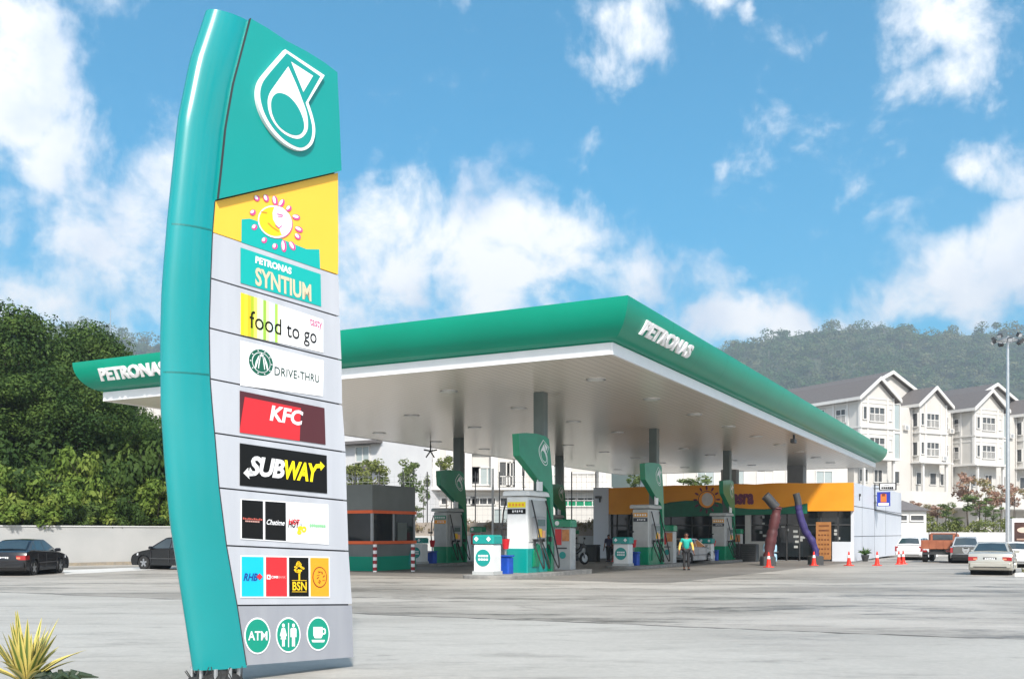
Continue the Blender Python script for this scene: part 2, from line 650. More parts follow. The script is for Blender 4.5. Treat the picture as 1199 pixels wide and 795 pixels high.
def soffit_material():
    m = bpy.data.materials.new('soffit_planks')
    m.use_nodes = True
    nt = m.node_tree
    b = nt.nodes['Principled BSDF']
    t = nt.nodes.new('ShaderNodeTexCoord')
    wv = nt.nodes.new('ShaderNodeTexWave')
    wv.wave_type = 'BANDS'
    wv.bands_direction = 'Y'
    wv.wave_profile = 'SAW'
    wv.inputs['Scale'].default_value = 1.05
    nt.links.new(t.outputs['Object'], wv.inputs['Vector'])
    r = nt.nodes.new('ShaderNodeMapRange')
    r.inputs['From Min'].default_value = 0.0
    r.inputs['From Max'].default_value = 0.16
    nt.links.new(wv.outputs['Fac'], r.inputs['Value'])
    mix = nt.nodes.new('ShaderNodeMix')
    mix.data_type = 'RGBA'
    nt.links.new(r.outputs[0], mix.inputs[0])
    mix.inputs[6].default_value = (.42, .39, .345, 1)
    mix.inputs[7].default_value = (.88, .81, .715, 1)
    nt.links.new(mix.outputs[2], b.inputs['Base Color'])
    b.inputs['Metallic'].default_value = 0.22
    b.inputs['Roughness'].default_value = 0.24
    n = nt.nodes.new('ShaderNodeTexNoise')
    n.inputs['Scale'].default_value = 1.2
    nt.links.new(t.outputs['Object'], n.inputs['Vector'])
    ad = nt.nodes.new('ShaderNodeMath')
    ad.operation = 'MULTIPLY_ADD'
    nt.links.new(n.outputs['Fac'], ad.inputs[0])
    ad.inputs[1].default_value = .5
    nt.links.new(r.outputs[0], ad.inputs[2])
    bp = nt.nodes.new('ShaderNodeBump')
    bp.inputs['Strength'].default_value = .3
    bp.inputs['Distance'].default_value = .012
    nt.links.new(ad.outputs[0], bp.inputs['Height'])
    nt.links.new(bp.outputs[0], b.inputs['Normal'])
    return m


sheet('shade_tinted_oily_slab', [((CC.x + AV.x * s + BV.x * t), (CC.y + AV.y * s + BV.y * t)) for s, t in ((1.5, -1.2), (46, -1.2), (46, 21), (30, 23), (4, 21))], .005, M_SHADE_OILY)  # darker sheet: painted shade under the canopy plus oil stains round the pumps
b = MB()
b.box(.05, LS - .05, .05, LT - .05, SOF, SOF + .12, soffit_material())
b.build('soffit', can)
b = MB()
for x0, x1, y0, y1 in ((0, LS, -.02, .06), (0, LS, LT - .06, LT + .02), (-.02, .06, .06, LT - .06), (LS - .06, LS + .02, .06, LT - .06)):
    b.box(x0, x1, y0, y1, SOF - .02, SOF + .33, M_WHITE)
b.build('white_band', can)
# fascia: bull-nosed section swept round the four sides
OV, FB, FT = .80, SOF + .36, SOF + 1.42
prof = []
for i in range(13):
    a = i / 12 * math.pi / 2
    prof.append((OV * math.sin(a) ** 1.0, FB + (FT - FB) * (1 - math.cos(a)) ** .9))
prof = [(0, FB - .03)] + prof + [(OV, FT + .03), (OV - .12, FT + .03), (OV - .3, FT - .2)]


def fascia_pt(side, s, k):
    """point on the fascia profile k=(o,z) at distance s along a side"""
    o, z = k
    return {0: (s, -o, z), 1: (-o, s, z), 2: (s, LT + o, z), 3: (LS + o, s, z)}[side]


b = MB()
n = len(prof)
rows = []
for o, z in prof:
    rows.append([(-o, -o, z), (LS + o, -o, z), (LS + o, LT + o, z), (-o, LT + o, z)])
b.loft(rows, M_GREEN, caps=False)
b.build('fascia', can, smooth=True, angle=35)
b = MB()
b.box(.1, LS - .1, .1, LT - .1, SOF + .13, FT - .15, M_GREY)
b.build('roof_deck', can)
# panel joints of the long fascia
for s in np.arange(3.2, LS, 3.2):
    b = MB()
    for (o, z), (o2, z2) in zip(prof[1:13], prof[2:14]):
        vs = [(s, -o - .002, z), (s + .014, -o - .002, z), (s + .014, -o2 - .002, z2), (s, -o2 - .002, z2)]
        b.add(vs, [(0, 1, 2, 3)], mat('green_joint', '#00694a', rough=.5))
    b.build('fascia_joint', can)


def prof_at(h):
    """fascia offset and outward slope at height h above its foot (0..1)"""
    z = FB + h * (FT - FB)
    for (o, za), (o2, zb) in zip(prof[1:], prof[2:]):
        if za <= z <= zb:
            f = (z - za) / max(1e-6, zb - za)
            return o + (o2 - o) * f, z
    return OV, z


def fascia_text(key, side, s0, s1, h0, h1, rev):
    def fn(u, v, d):
        s = (s0 + (s1 - s0) * u)
        o, z = prof_at(h1 + (h0 - h1) * v)
        return fascia_pt(side, s, (o + .005 + .06 * d, z - .02 * d))
    b = MB()
    b.mesh2d(TXT[key], fn, mat('raised_letter', (.86, .84, .84), (.82, .80, .80), rough=.35))
    return b.build('lettering', can)


fascia_text('PETRONAS3', 0, .75, 5.4, .28, .68, False)
fascia_text('PETRONAS3', 1, 21.15, 17.5, .28, .72, True)
# columns at their surveyed places
COLS = [(633, 459.5, .42), (766, 502, .42), (851.5, 527.7, .46), (933, 545.5, 1.25), (537, 512.7, .46), (655, 533.7, .46), (339, 489, .42)]
M_COL = mat('column_green', (.10, .13, .125), (.08, .11, .105), scale=1, rough=.3)
colpos = []
for px, py, wd in COLS:
    y = H * F / (HY - py)
    p = at(px, py, y)
    d = Vector((p.x - CC.x, p.y - CC.y, 0))
    s, t = d.dot(AV), d.dot(BV)
    colpos.append(p)
    b = MB()
    b.rbox(s - wd / 2, s + wd / 2, t - wd / 2, t + wd / 2, gz(y) - .1, SOF + .02, M_COL if wd < 1 else M_GREY, r=.03)
    b.build('column', can)
M_LAMP = mat('lamp_lens', (.85, .84, .8), (.8, .8, .76), rough=.25)
for t in (2.3, 8.2, 13.6, 19.4):
    for s in np.arange(4.2, LS - 2, 5.6):
        b = MB()
        b.cyl((s, t), .34, SOF - .03, SOF + .01, M_STEEL, n=20)
        f = b.build('downlight', can)
        b = MB()
        b.cyl((s, t), .27, SOF - .035, SOF - .028, M_LAMP, n=20)
        b.build('lens', f)
# camera hung under the long eave
s_ = 26.6
b = MB()
b.box(s_ - .05, s_ + .05, .25, .35, SOF - .25, SOF + .01, M_DARK)
b.box(s_ - .35, s_ + .2, .2, .42, SOF - .45, SOF - .24, M_DARK)
cc = b.build('security_camera', None)
cc.location = can.location
cc.rotation_euler = can.rotation_euler
tag(cc, 'small black security camera under the long right eave of canopy', 'security camera')
# five-armed black bracket hanging under the far left eave
b = MB()
p = at(504, 528, 56)
for k in range(5):
    a = k * 2 * math.pi / 5 + .3
    b.tube([(0, 0, .0), (.4 * math.cos(a), .15 * math.sin(a), .4 * math.sin(a) - .05)], .045, M_BLACK, n=6)
b.tube([(0, 0, 0), (0, 0, 1.0)], .03, M_BLACK, n=6)
o = b.build('hanging_bracket')
o.location = p
tag(o, 'small black spider-armed bracket hanging beneath the far eave of canopy', 'bracket')

# ------------------------------------------------------------------ the pylon sign: a real plane in the yard, its parts measured on it
SP = at(250, 600, 8.2)
SP.z = 0
D1 = Vector((.808, 1.0, 0)).normalized()
SN = Vector((D1.y, -D1.x, 0))                   # face normal, towards the street


def on_sign(px, py, off=0.0):
    d = Vector(((px - CX) / F, 1.0, (HY - py) / F))
    o = Vector((0, 0, EYE))
    pl = SP + SN * 0
    t = (pl - o).dot(SN) / d.dot(SN)
    return o + d * t + SN * off


class Quad:
    """unit chart (u right, v down) of a board whose four corners are known"""

    def __init__(self, tl, tr, br, bl):
        (x0, y0), (x1, y1), (x2, y2), (x3, y3) = tl, tr, br, bl
        dx1, dx2, dx3 = x1 - x2, x3 - x2, x0 - x1 + x2 - x3
        dy1, dy2, dy3 = y1 - y2, y3 - y2, y0 - y1 + y2 - y3
        den = dx1 * dy2 - dx2 * dy1
        g = (dx3 * dy2 - dx2 * dy3) / den
        h = (dx1 * dy3 - dx3 * dy1) / den
        self.c = (x1 - x0 + g * x1, x3 - x0 + h * x3, x0, y1 - y0 + g * y1, y3 - y0 + h * y3, y0, g, h)

    def px(self, u, v):
        a, b, c, d, e, f, g, h = self.c
        k = g * u + h * v + 1
        return (a * u + b * v + c) / k, (d * u + e * v + f) / k

    def fn(self, u0=0, v0=0, u1=1, v1=1, lift=0.0):
        return lambda u, v, d=0: on_sign(*self.px(u0 + (u1 - u0) * u, v0 + (v1 - v0) * v), lift + d)


SQ = [(0, 0), (1, 0), (1, 1), (0, 1)]
pg = ground_at(256, 803)
pylon = empty('pylon_sign', (pg.x, pg.y, gz(pg.y)))
tag(pylon, 'tall teal sail-shaped pylon sign with white advertising panels in foreground', 'pylon sign')
TH = .28


def interp(tab, y):
    for (xa, ya), (xb, yb) in zip(tab, tab[1:]):
        if ya <= y <= yb:
            f = (y - ya) / (yb - ya)
            return xa + (xb - xa) * f
    return tab[0][0] if y < tab[0][1] else tab[-1][0]


SEAM = [(289.4, 23.9), (269.3, 100.6), (260.5, 151), (255.5, 200), (251.7, 235), (248.8, 272), (246.7, 325.8), (245, 385), (246, 443.4), (248.4, 475),
        (251.3, 506.8), (256.6, 570.8), (265.2, 638.5), (277.7, 708.5), (289, 781)]
LEFT = [(240.4, 15), (221.5, 73), (207.7, 141), (201.4, 198.7), (195, 263), (188.8, 341), (187.4, 396), (188, 480), (191.9, 538.5), (196.4, 590),
        (198.6, 612), (225.3, 784)]
RIGHT = [(390.8, 86.8), (393.5, 140), (395.8, 200), (396.2, 322), (397.6, 371), (399.8, 421.7), (400.6, 473.8), (404.6, 529.3), (406.0, 586), (408, 645),
         (412.2, 707.6), (413.6, 769.6)]


def nose_row(ys, yl, grow=0.0):
    xs, xl = interp(SEAM, ys), interp(LEFT, yl)
    S = on_sign(xs, ys)
    zl = None
    hh = TH / 2

    def ring(wd):
        M = S - SN * hh
        return [M + SN * ((hh + grow) * math.cos(a)) - D1 * ((wd + grow) * math.sin(a)) for a in (math.pi * i / 20 for i in range(21))]
    lo, hi = .02, 2.0
    for _ in range(40):
        md = (lo + hi) / 2
        mn = min(CX + F * p.x / p.y for p in ring(md))
        if mn > xl:
            lo = md
        else:
            hi = md
    rg = ring(lo)
    j = min(range(21), key=lambda i: rg[i].x / rg[i].y)
    zl = EYE + (HY - yl) / F * rg[j].y
    # height runs smoothly from the seam to the outline
    out = []
    for i, p in enumerate(rg):
        k = min(1.0, math.sin(math.pi * i / 20) / max(.2, math.sin(math.pi * j / 20)))
        q = p.copy()
        q.z = S.z + (zl - S.z) * k
        out.append(q)
    return out


rows = []
for i in range(57):
    f = i / 56
    rows.append(nose_row(23.9 + (781 - 23.9) * f, 15 + (784 - 15) * f))
b = MB()
b.loft(rows, M_NOSE)
nose = b.build('nose_column', pylon, smooth=True, world=True, angle=60)
for f0 in (.325, .548):
    b = MB()
    b.loft([nose_row(23.9 + (781 - 23.9) * f, 15 + (784 - 15) * f, .0025) for f in (f0 - .0012, f0 + .0012)], mat('teal_seam', '#006b68', rough=.5), caps=False)
    b.build('seam', nose, world=True)
    KIDS[nose.name][-1].location = (0, 0, 0)


def slab(name, poly, m, d1, d0, parent, label=None):
    b = MB()
    b.prism(poly, lambda x, y, d: on_sign(x, y, d), d0, d1, m)
    return b.build(name, parent, world=True, label=label)


def seam_pts(y0, y1):
    return [(interp(SEAM, y), y) for y in np.linspace(y0, y1, max(2, int((y1 - y0) / 12) + 2))]


def right_pts(y0, y1):
    return [(interp(RIGHT, y), y) for y in np.linspace(y0, y1, max(2, int((y1 - y0) / 25) + 2))]


G_ = .9   # half width of the gap between boards, in photo pixels
head = slab('head_panel', [(289.9, 24.4), (310, 36), (331, 50), (355, 62.5), (376, 75.5), (391, 87)] + right_pts(95, 201.3) +
            seam_pts(24.5, 234.5)[::-1], M_TEAL, .05, -TH, pylon)
for pt in (1,):
    pass
ylw = slab('sun_panel', seam_pts(236, 271.7)[::1] + [(395.9, 321.4)] + right_pts(202.5, 321)[::-1][1:], M_YEL, 0.0, -TH, pylon)
CUTS = [(271.7, 322), (325.8, 371), (384, 421.7), (443.4, 473.8), (506.8, 529.3), (571, 586), (638.5, 645), (708.5, 707.6), (779.5, 769.8)]
boards = []
for i, ((l0, r0), (l1, r1)) in enumerate(zip(CUTS, CUTS[1:])):
    lft = seam_pts(l0 + G_, l1 - G_)
    rgt = right_pts(r0 + G_, r1 - G_)
    boards.append(slab('sign_panel', rgt + lft[::-1], M_PANEL if i < 7 else M_PANELG, 0.0, -TH, pylon))
for ya, yb, lift in ((24, 234, .0515), (236, 778, .002)):
    sp_ = [(interp(SEAM, y), y) for y in np.linspace(ya, yb, 40)]
    slab('seam_strip', [(x - .55, y) for x, y in sp_] + [(x + .55, y) for x, y in sp_][::-1], M_SEAM, lift, lift - .02, pylon)
# dark carcass seen in the gaps
core = [(interp(SEAM, y) + .5, y) for y in np.linspace(30, 776, 40)]
corr = [(interp(RIGHT, y) - 2.5, y) for y in np.linspace(95, 766, 30)]
slab('carcass', corr + core[::-1], M_SEAM, -.02, -TH + .03, pylon)


def decal(name, parent, quad, layers):
    """layers: (polys or text key, rect, material, lift)"""
    b = MB()
    for what, rect, m, lift in layers:
        fn = quad.fn(*rect, lift=lift)
        if isinstance(what, str):
            b.mesh2d(TXT[what], lambda u, v, d: fn(u, v), m)
        else:
            b.prism(what, lambda u, v, d: fn(u, v, d), -.002, 0, m)
    return b.build(name, parent, world=True)


def flat(name, h, h2=None, rough=.35):
    return mat('ink_' + name, h, h2 or h, rough=rough)


I_WHITE = mat('ink_white', (.80, .80, .80), (.78, .78, .79), rough=.35)
I_BLACK = mat('ink_black', (.006, .006, .006), (.008, .008, .008), rough=.35, spec=.2)
I_TEAL = flat('teal', '#00a59d')
I_RED = flat('red', '#c8262d')
I_MAROON = flat('maroon', '#4c1f24')
I_TAN = flat('tan', '#cdbd9f')
I_YEL = flat('yellow', '#f7e000')
I_GOLD = flat('gold', '#f0c21a')
I_PINK = flat('pink', '#d8448c')
I_ORANGE = flat('orange', '#f39a1e')
I_CYAN = flat('cyan', '#00b4dc')
I_NAVY = flat('navy', '#123a86')
I_DGREEN = flat('dark_green', '#0a5540')
RECT = (0, 0, 1, 1)


def ell(cx, cy, rx, ry, n=28, a0=0, a1=2 * math.pi):
    full = abs(a1 - a0 - 2 * math.pi) < 1e-6
    k = n if full else n + 1
    return [(cx + rx * math.cos(a0 + (a1 - a0) * i / n), cy + ry * math.sin(a0 + (a1 - a0) * i / n)) for i in range(k)]


def bar(x0, y0, x1, y1, w):
    d = Vector((x1 - x0, y1 - y0))
    n_ = Vector((-d.y, d.x)).normalized() * w / 2
    return [(x0 + n_.x, y0 + n_.y), (x1 + n_.x, y1 + n_.y), (x1 - n_.x, y1 - n_.y), (x0 - n_.x, y0 - n_.y)]


# drop emblem on the head
def smooth_pts(pts, sharp=(), it=2):
    pts = [(p[0], p[1], i in sharp) for i, p in enumerate(pts)]
    for _ in range(it):
        out = []
        for i, p in enumerate(pts):
            if p[2]:
                out.append(p)
                continue
            a, c = pts[i - 1], pts[(i + 1) % len(pts)]
            out.append((p[0] * .75 + a[0] * .25, p[1] * .75 + a[1] * .25, False))
            out.append((p[0] * .75 + c[0] * .25, p[1] * .75 + c[1] * .25, False))
        pts = out
    return [(p[0], p[1]) for p in pts]


def cpx(pts):
    return [(180 + x / 3.976, y / 3.976) for x, y in pts]


outer = [(585, 245), (768, 365), (692, 490), (712, 548), (725, 605), (722, 655), (706, 692), (668, 716), (622, 706), (570, 675), (516, 620), (476, 555),
         (454, 490), (450, 440), (460, 395), (485, 358)]
inner = [(591, 263), (747, 370), (678, 492), (698, 550), (711, 607), (708, 648), (695, 680), (664, 702), (628, 694), (578, 664), (528, 612), (490, 550),
         (470, 488), (466, 445), (475, 404), (499, 368)]
drop = [(597, 325), (640, 420), (662, 480), (683, 535), (690, 590), (684, 630), (655, 660), (618, 658), (572, 634), (532, 592), (508, 545), (499, 490),
        (508, 450), (530, 418)]
hole = [(560, 446), (600, 462), (638, 505), (664, 560), (672, 605), (660, 635), (632, 646), (592, 634), (548, 600), (522, 552), (514, 505), (520, 470), (538, 450)]
tri = [(610, 303), (712, 368), (667, 443)]
outer, inner = smooth_pts(outer, (0, 1, 2)), smooth_pts(inner, (0, 1, 2))
drop, hole = smooth_pts(drop, (0,)), smooth_pts(hole)
emb = slab('drop_emblem', cpx(outer), I_WHITE, .085, .052, head)
slab('emblem_layer', cpx(inner), I_TEAL, .089, .083, emb) if False else None
b = MB()
for poly, m, d in ((inner, M_TEAL, .088), (drop, I_WHITE, .091), (hole, M_TEAL, .094), (tri, I_WHITE, .091)):
    b.prism(cpx(poly), lambda x, y, dd: on_sign(x, y, dd), d - .002, d, m)
b.build('emblem_inlay', head, world=True)

# sun and wave on the yellow board


def cpy(pts):
    return [(270 + x / 7.23, 220 + y / 7.23) for x, y in pts]


b = MB()
L_ = lambda x, y, dd: on_sign(x, y, dd)
b.prism(cpy([(92, 268), (160, 262), (240, 288), (330, 380), (440, 440), (530, 475), (640, 520), (750, 522), (757, 690), (90, 462)]), L_, .001, .004, I_TEAL)


def rotell(cx, cy, rx, ry, ang, n=30):
    c, s = math.cos(ang), math.sin(ang)
    return [(cx + rx * math.cos(t) * c - ry * math.sin(t) * s, cy + rx * math.cos(t) * s + ry * math.sin(t) * c) for t in (2 * math.pi * i / n for i in range(n))]


b.prism(cpy(rotell(378, 294, 152, 132, .62)), L_, .004, .006, I_PINK)
b.prism(cpy(rotell(370, 290, 150, 132, .62)), L_, .006, .010, I_WHITE)
b.prism(cpy(rotell(364, 288, 134, 118, .62)), L_, .010, .012, I_GOLD)
moon = [(368, 152), (430, 170), (480, 220), (502, 285), (492, 340), (462, 380), (424, 400), (405, 345), (380, 320), (352, 270), (348, 215)]
b.prism(cpy(moon), L_, .012, .014, I_WHITE)
for ln in (bar(385, 225, 435, 238, 9), bar(390, 245, 430, 250, 7), bar(372, 318, 400, 345, 8), bar(400, 345, 425, 325, 8)):
    b.prism(cpy(ln), L_, .014, .016, I_PINK)
for ln in (bar(252, 205, 300, 215, 9), bar(310, 300, 345, 335, 8), bar(345, 335, 400, 372, 8)):
    b.prism(cpy(ln), L_, .012, .015, flat('amber', '#c98a2a'))
for k, (x, y, dx, dy) in enumerate(((420, 128, 18, -30), (482, 172, 14, -18), (545, 245, 30, 8), (568, 348, 28, 16), (558, 408, 18, 20), (440, 490, 4, 48), (512, 488, 18, 34),
                                     (365, 105, -8, -38), (290, 85, -12, -28), (212, 85, -14, -20), (178, 205, -12, 10), (192, 330, -8, 14), (275, 440, -8, 18), (365, 492, -4, 22))):
    ang = math.atan2(dy, dx)
    ln = math.hypot(dx, dy)
    b.prism(cpy(rotell(x + 7, y + 5, max(26, ln * 1.1), 23, ang, 10)), L_, .004, .007, I_PINK)
    b.prism(cpy(rotell(x, y, max(20, ln) * .85, 12, ang, 10)), L_, .007, .010, I_WHITE)
b.build('sun_picture', ylw, world=True)

P2 = lambda x, y: (180 + x / 3.976, 190 + y / 3.976)
P3 = lambda x, y: (180 + x / 3.785, 380 + y / 3.785)
P4 = lambda x, y: (180 + x / 3.532, 570 + y / 3.532)
q1 = Quad(P2(403, 398), P2(775, 522), P2(778, 672), P2(403, 562))
decal('advert', boards[0], q1, [(SQ, RECT, I_TEAL, .006), ('PETRONAS', (.165, .10, .61, .31), I_WHITE, .009), ('SYNTIUM', (.165, .42, .865, .95), I_TAN, .009)])
q2 = Quad((281.4, 342.7), (378, 374.3), (378, 413), (281.2, 392))
lay = [(SQ, RECT, I_WHITE, .006)]
rs = random.Random(5)
u = 0
strip = ['#e3c61a', '#f2d930', '#c9b41c', '#a6b824', '#f5e060', '#e8e3b0', '#cfe0b8', '#8fb63e', '#f2e9a8', '#d8e6e0', '#c5dcd0', '#9cc24e', '#e9edc8']
for k, hcol in enumerate(strip):
    wd = .42 / len(strip)
    lay.append((SQ, (k * wd, 0, (k + 1) * wd, 1), flat('stripe_%d' % k, hcol), .008))
lay += [('food', (.085, .36, .895, .92), I_BLACK, .011), ('tasty', (.80, .08, .975, .36), flat('rose', '#c03a78'), .011)]
decal('advert', boards[1], q2, lay)
q3 = Quad(P3(382, 70), P3(752, 160), P3(748, 318), P3(382, 270))
lay = [(SQ, RECT, I_WHITE, .006), ('DRIVE', (.355, .43, .935, .64), flat('ink_green', '#1f3d34'), .009),
       (ell(.21, .40, .128, .305, 36), RECT, I_DGREEN, .008), (ell(.21, .40, .098, .235, 32), RECT, I_WHITE, .0095), (ell(.21, .40, .092, .22, 32), RECT, I_DGREEN, .011)]
for k in (-2, -1, 1, 2):   # flowing white strands of the emblem
    lay.append(([(.21 + k * .012, .26), (.21 + k * .016, .26), (.21 + k * .03, .40), (.21 + k * .036, .54), (.21 + k * .030, .56), (.21 + k * .021, .42)], RECT, I_WHITE, .013))
lay.append(([(.19, .21), (.2, .23), (.21, .17), (.22, .23), (.23, .21), (.228, .26), (.192, .26)], RECT, I_WHITE, .013))
for k in range(10):
    a = k / 10 * 2 * math.pi
    lay.append((ell(.21 + .113 * math.cos(a), .40 + .27 * math.sin(a), .007, .014, 6), RECT, I_WHITE, .0105))
decal('advert', boards[2], q3, lay)
q4 = Quad(P3(380, 293), P3(755, 370), P3(760, 532), P3(380, 478))
lay = [(SQ, RECT, I_MAROON, .006), ([(.05, .13), (.69, .13), (.665, 1), (.0, 1), (.0, .9)], RECT, I_RED, .008), ('KFC', (.315, .20, .715, .60), I_WHITE, .011)]
for x in (.335, .45, .52):
    pass
decal('advert', boards[3], q4, lay)
q5 = Quad(P3(380, 525), P3(765, 580), P3(767, 748), P3(380, 712))
lay = [(SQ, RECT, I_BLACK, .006), ('SUB', (.09, .26, .485, .74), I_WHITE, .009), ('WAY', (.485, .26, .90, .74), I_YEL, .010),
       ([(.035, .70), (.085, .56), (.085, .63), (.15, .63), (.15, .74), (.09, .76), (.10, .83)], RECT, I_WHITE, .009),
       ([(.97, .285), (.915, .18), (.915, .24), (.86, .27), (.83, .38), (.915, .35), (.92, .42)], RECT, I_YEL, .009)]
decal('advert', boards[4], q5, lay)
q6 = Quad(P4(358, 48), P4(720, 72), P4(722, 238), P4(358, 215))
lay = [(SQ, RECT, I_WHITE, .006), (SQ, (.012, .025, .252, .975), I_BLACK, .008), (SQ, (.277, .025, .512, .975), I_BLACK, .008),
       ('Chatime', (.29, .47, .495, .60), I_WHITE, .011)]
for k in range(11):
    lay.append((SQ, (.022 + k * .0205, .46 + .01 * (k % 3), .036 + k * .0205, .51), flat('rust', '#b4564a'), .011))
for k in range(8):
    lay.append((SQ, (.05 + k * .0205, .53, .064 + k * .0205, .565), flat('pale_rust', '#c89a90'), .011))
lay += [('HOT', (.545, .42, .67, .56), I_RED, .010), ('HOT', (.538, .47, .66, .64), I_BLACK, .008), ('to', (.672, .50, .70, .57), flat('mid_grey', '#8a98a8'), .010),
        ('go', (.635, .58, .745, .80), I_GOLD, .011)]
for k in range(8):
    lay.append((ell(.79 + k * .0235, .555 - .004 * (k % 3), .011, .045, 10), RECT, flat('leaf', '#5fae6c' if k % 2 else '#86c08e'), .010))
decal('advert', boards[5], q6, lay)
q7 = Quad(P4(357, 282), P4(725, 288), P4(727, 458), P4(357, 458))
lay = [(SQ, RECT, I_WHITE, .006), (SQ, (.012, .03, .252, .965), I_CYAN, .008), (SQ, (.278, .03, .512, .965), I_RED, .008), (SQ, (.535, .03, .757, .965), I_BLACK, .008),
       (SQ, (.777, .03, .99, .965), I_ORANGE, .008), ('RHB', (.028, .42, .185, .60), I_NAVY, .011), ([(.205, .42), (.24, .50), (.205, .58), (.17, .50)], RECT, I_RED, .012),
       (SQ, (.285, .45, .325, .56), I_WHITE, .011), ([(.296, .47), (.318, .505), (.296, .54)], RECT, I_RED, .013), ('CIMB', (.332, .475, .41, .535), I_WHITE, .011),
       ('BANK', (.415, .475, .495, .535), flat('pale_red', '#e39a98'), .011), ('BSN', (.57, .61, .73, .82), I_GOLD, .011), (SQ, (.565, .575, .732, .588), I_GOLD, .011),
       (SQ, (.565, .845, .732, .858), I_GOLD, .011), (SQ, (.64, .40, .657, .575), I_GOLD, .011)]
rs = random.Random(3)
for k in range(26):
    a, r_ = rs.uniform(0, 6.28), rs.uniform(.2, 1) ** .6
    lay.append((ell(.648 + .05 * r_ * math.cos(a) * (1 if math.sin(a) > -.2 else .6), .28 + .15 * r_ * math.sin(a), .014, .026, 8), RECT, I_GOLD, .011))
lay += [(ell(.882, .50, .083, .255, 32), RECT, flat('brown', '#7a4310'), .010), (ell(.882, .50, .073, .228, 30), RECT, I_ORANGE, .012)]
for k in range(9):
    a = rs.uniform(0, 6.28)
    x, y = .882 + .036 * math.cos(k * .7), .50 + .12 * math.sin(k * .7)
    lay.append((bar(x, y, x + .03 * math.cos(a), y + .06 * math.sin(a), .012), RECT, flat('brown', '#7a4310'), .014))
decal('advert', boards[6], q7, lay)
qa = Quad((286, 720), (402, 718), (402, 766), (286, 771))


def disc(cx, cy, rx, ry, name, layers):
    qd = Quad((cx - rx, cy - ry), (cx + rx, cy - ry * .99), (cx + rx, cy + ry * .99), (cx - rx, cy + ry))
    decal(name, boards[7], qd, [(ell(.5, .5, .5, .5, 36), RECT, I_WHITE, .006), (ell(.5, .5, .455, .455, 36), RECT, flat('sign_green', '#008a72'), .008)] + layers)


disc(300.9, 744, 15.2, 21.6, 'pictogram', [('ATM', (.13, .37, .87, .62), I_WHITE, .011)])
W_ = [(ell(.29, .23, .055, .055, 12), RECT, I_WHITE, .011), ([(.23, .30), (.35, .30), (.43, .52), (.38, .54), (.34, .42), (.40, .62), (.34, .62), (.34, .82), (.30, .82), (.30, .62),
       (.28, .62), (.28, .82), (.24, .82), (.24, .62), (.18, .62), (.24, .42), (.20, .54), (.15, .52)], RECT, I_WHITE, .011), (SQ, (.485, .16, .515, .84), I_WHITE, .011),
      (ell(.70, .23, .055, .055, 12), RECT, I_WHITE, .011), ([(.61, .30), (.79, .30), (.82, .34), (.82, .56), (.78, .56), (.78, .38), (.76, .38), (.76, .82), (.71, .82), (.71, .58),
       (.69, .58), (.69, .82), (.64, .82), (.64, .38), (.62, .38), (.62, .56), (.58, .56), (.58, .34)], RECT, I_WHITE, .011)]
disc(337, 743, 14.4, 20.9, 'pictogram', W_)
disc(372, 741.5, 13.4, 20, 'pictogram', [([(.28, .30), (.68, .30), (.68, .55), (.62, .63), (.34, .63), (.28, .55)], RECT, I_WHITE, .011),
     ([(.68, .34), (.78, .34), (.82, .39), (.82, .47), (.78, .52), (.68, .52), (.68, .48), (.75, .48), (.77, .45), (.77, .41), (.75, .38), (.68, .38)], RECT, I_WHITE, .011),
     ([(.20, .68), (.78, .68), (.74, .75), (.24, .75)], RECT, I_WHITE, .011)])
# foot of the pylon with its anchor bolts and cable
b = MB()
fb = on_sign(268, 782, -.2)
b.cyl((fb.x, fb.y), .17, gz(fb.y) - .1, fb.z + .05, M_DARK, n=18)
for k in range(10):
    a = k / 10 * 6.283
    b.cyl((fb.x + .2 * math.cos(a), fb.y + .2 * math.sin(a)), .018, gz(fb.y), fb.z + .0, M_STEEL, n=6)
b.lathe([(.02, gz(fb.y) + .12), (.14, gz(fb.y) + .11), (.21, gz(fb.y) + .07), (.24, gz(fb.y) + .01), (.24, gz(fb.y) - .05)], M_RUBBER, n=20, c=(fb.x, fb.y))
b.build('foot', pylon, world=True)
rs = random.Random(9)
for k in range(12):
    p0 = at(rs.uniform(222, 292), 800, 8.0)
    h = at(0, rs.uniform(779, 792), 8.0).z
    b = MB()
    b.tube([(p0.x, p0.y, gz(8) - .02), (p0.x + rs.uniform(-.02, .02), p0.y, (gz(8) + h) / 2), (p0.x + rs.uniform(-.05, .05), p0.y, h)], .008, M_RUBBER, n=5, r1=.004)
    b.build('cable_end', pylon, world=True)

# ------------------------------------------------------------------ pump islands: local x runs along the long eave, origin at the dispenser's near end
PUMPS = []
for i in (0, 1, 2, 4, 5):
    c = colpos[i]
    o = Vector((c.x, c.y, 0)) - AV * 1.84 + BV * .05
    PUMPS.append(Vector((o.x, o.y, gz(o.y))))
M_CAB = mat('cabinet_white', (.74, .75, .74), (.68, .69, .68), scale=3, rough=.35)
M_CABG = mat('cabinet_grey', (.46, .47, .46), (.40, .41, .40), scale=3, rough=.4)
M_KERB = mat('island_kerb', (.26, .25, .23), (.18, .175, .165), scale=4, rough=.85, bump=.2)
ISL = .14


def make_island():
    b = MB()
    n_ = 14
    ring = [(4.6, -.95), (4.6, .95)] + [(-2.0 - .75 * math.sin(a), .95 * math.cos(a)) for a in (math.pi * i / n_ for i in range(n_ + 1))]
    b.loft([[(x, y, z) for x, y in ring] for z in (-.15, ISL - .02)] + [[(x * .995, y * .985, ISL) for x, y in ring]], M_KERB)
    o = b.build('pump_island')
    return o


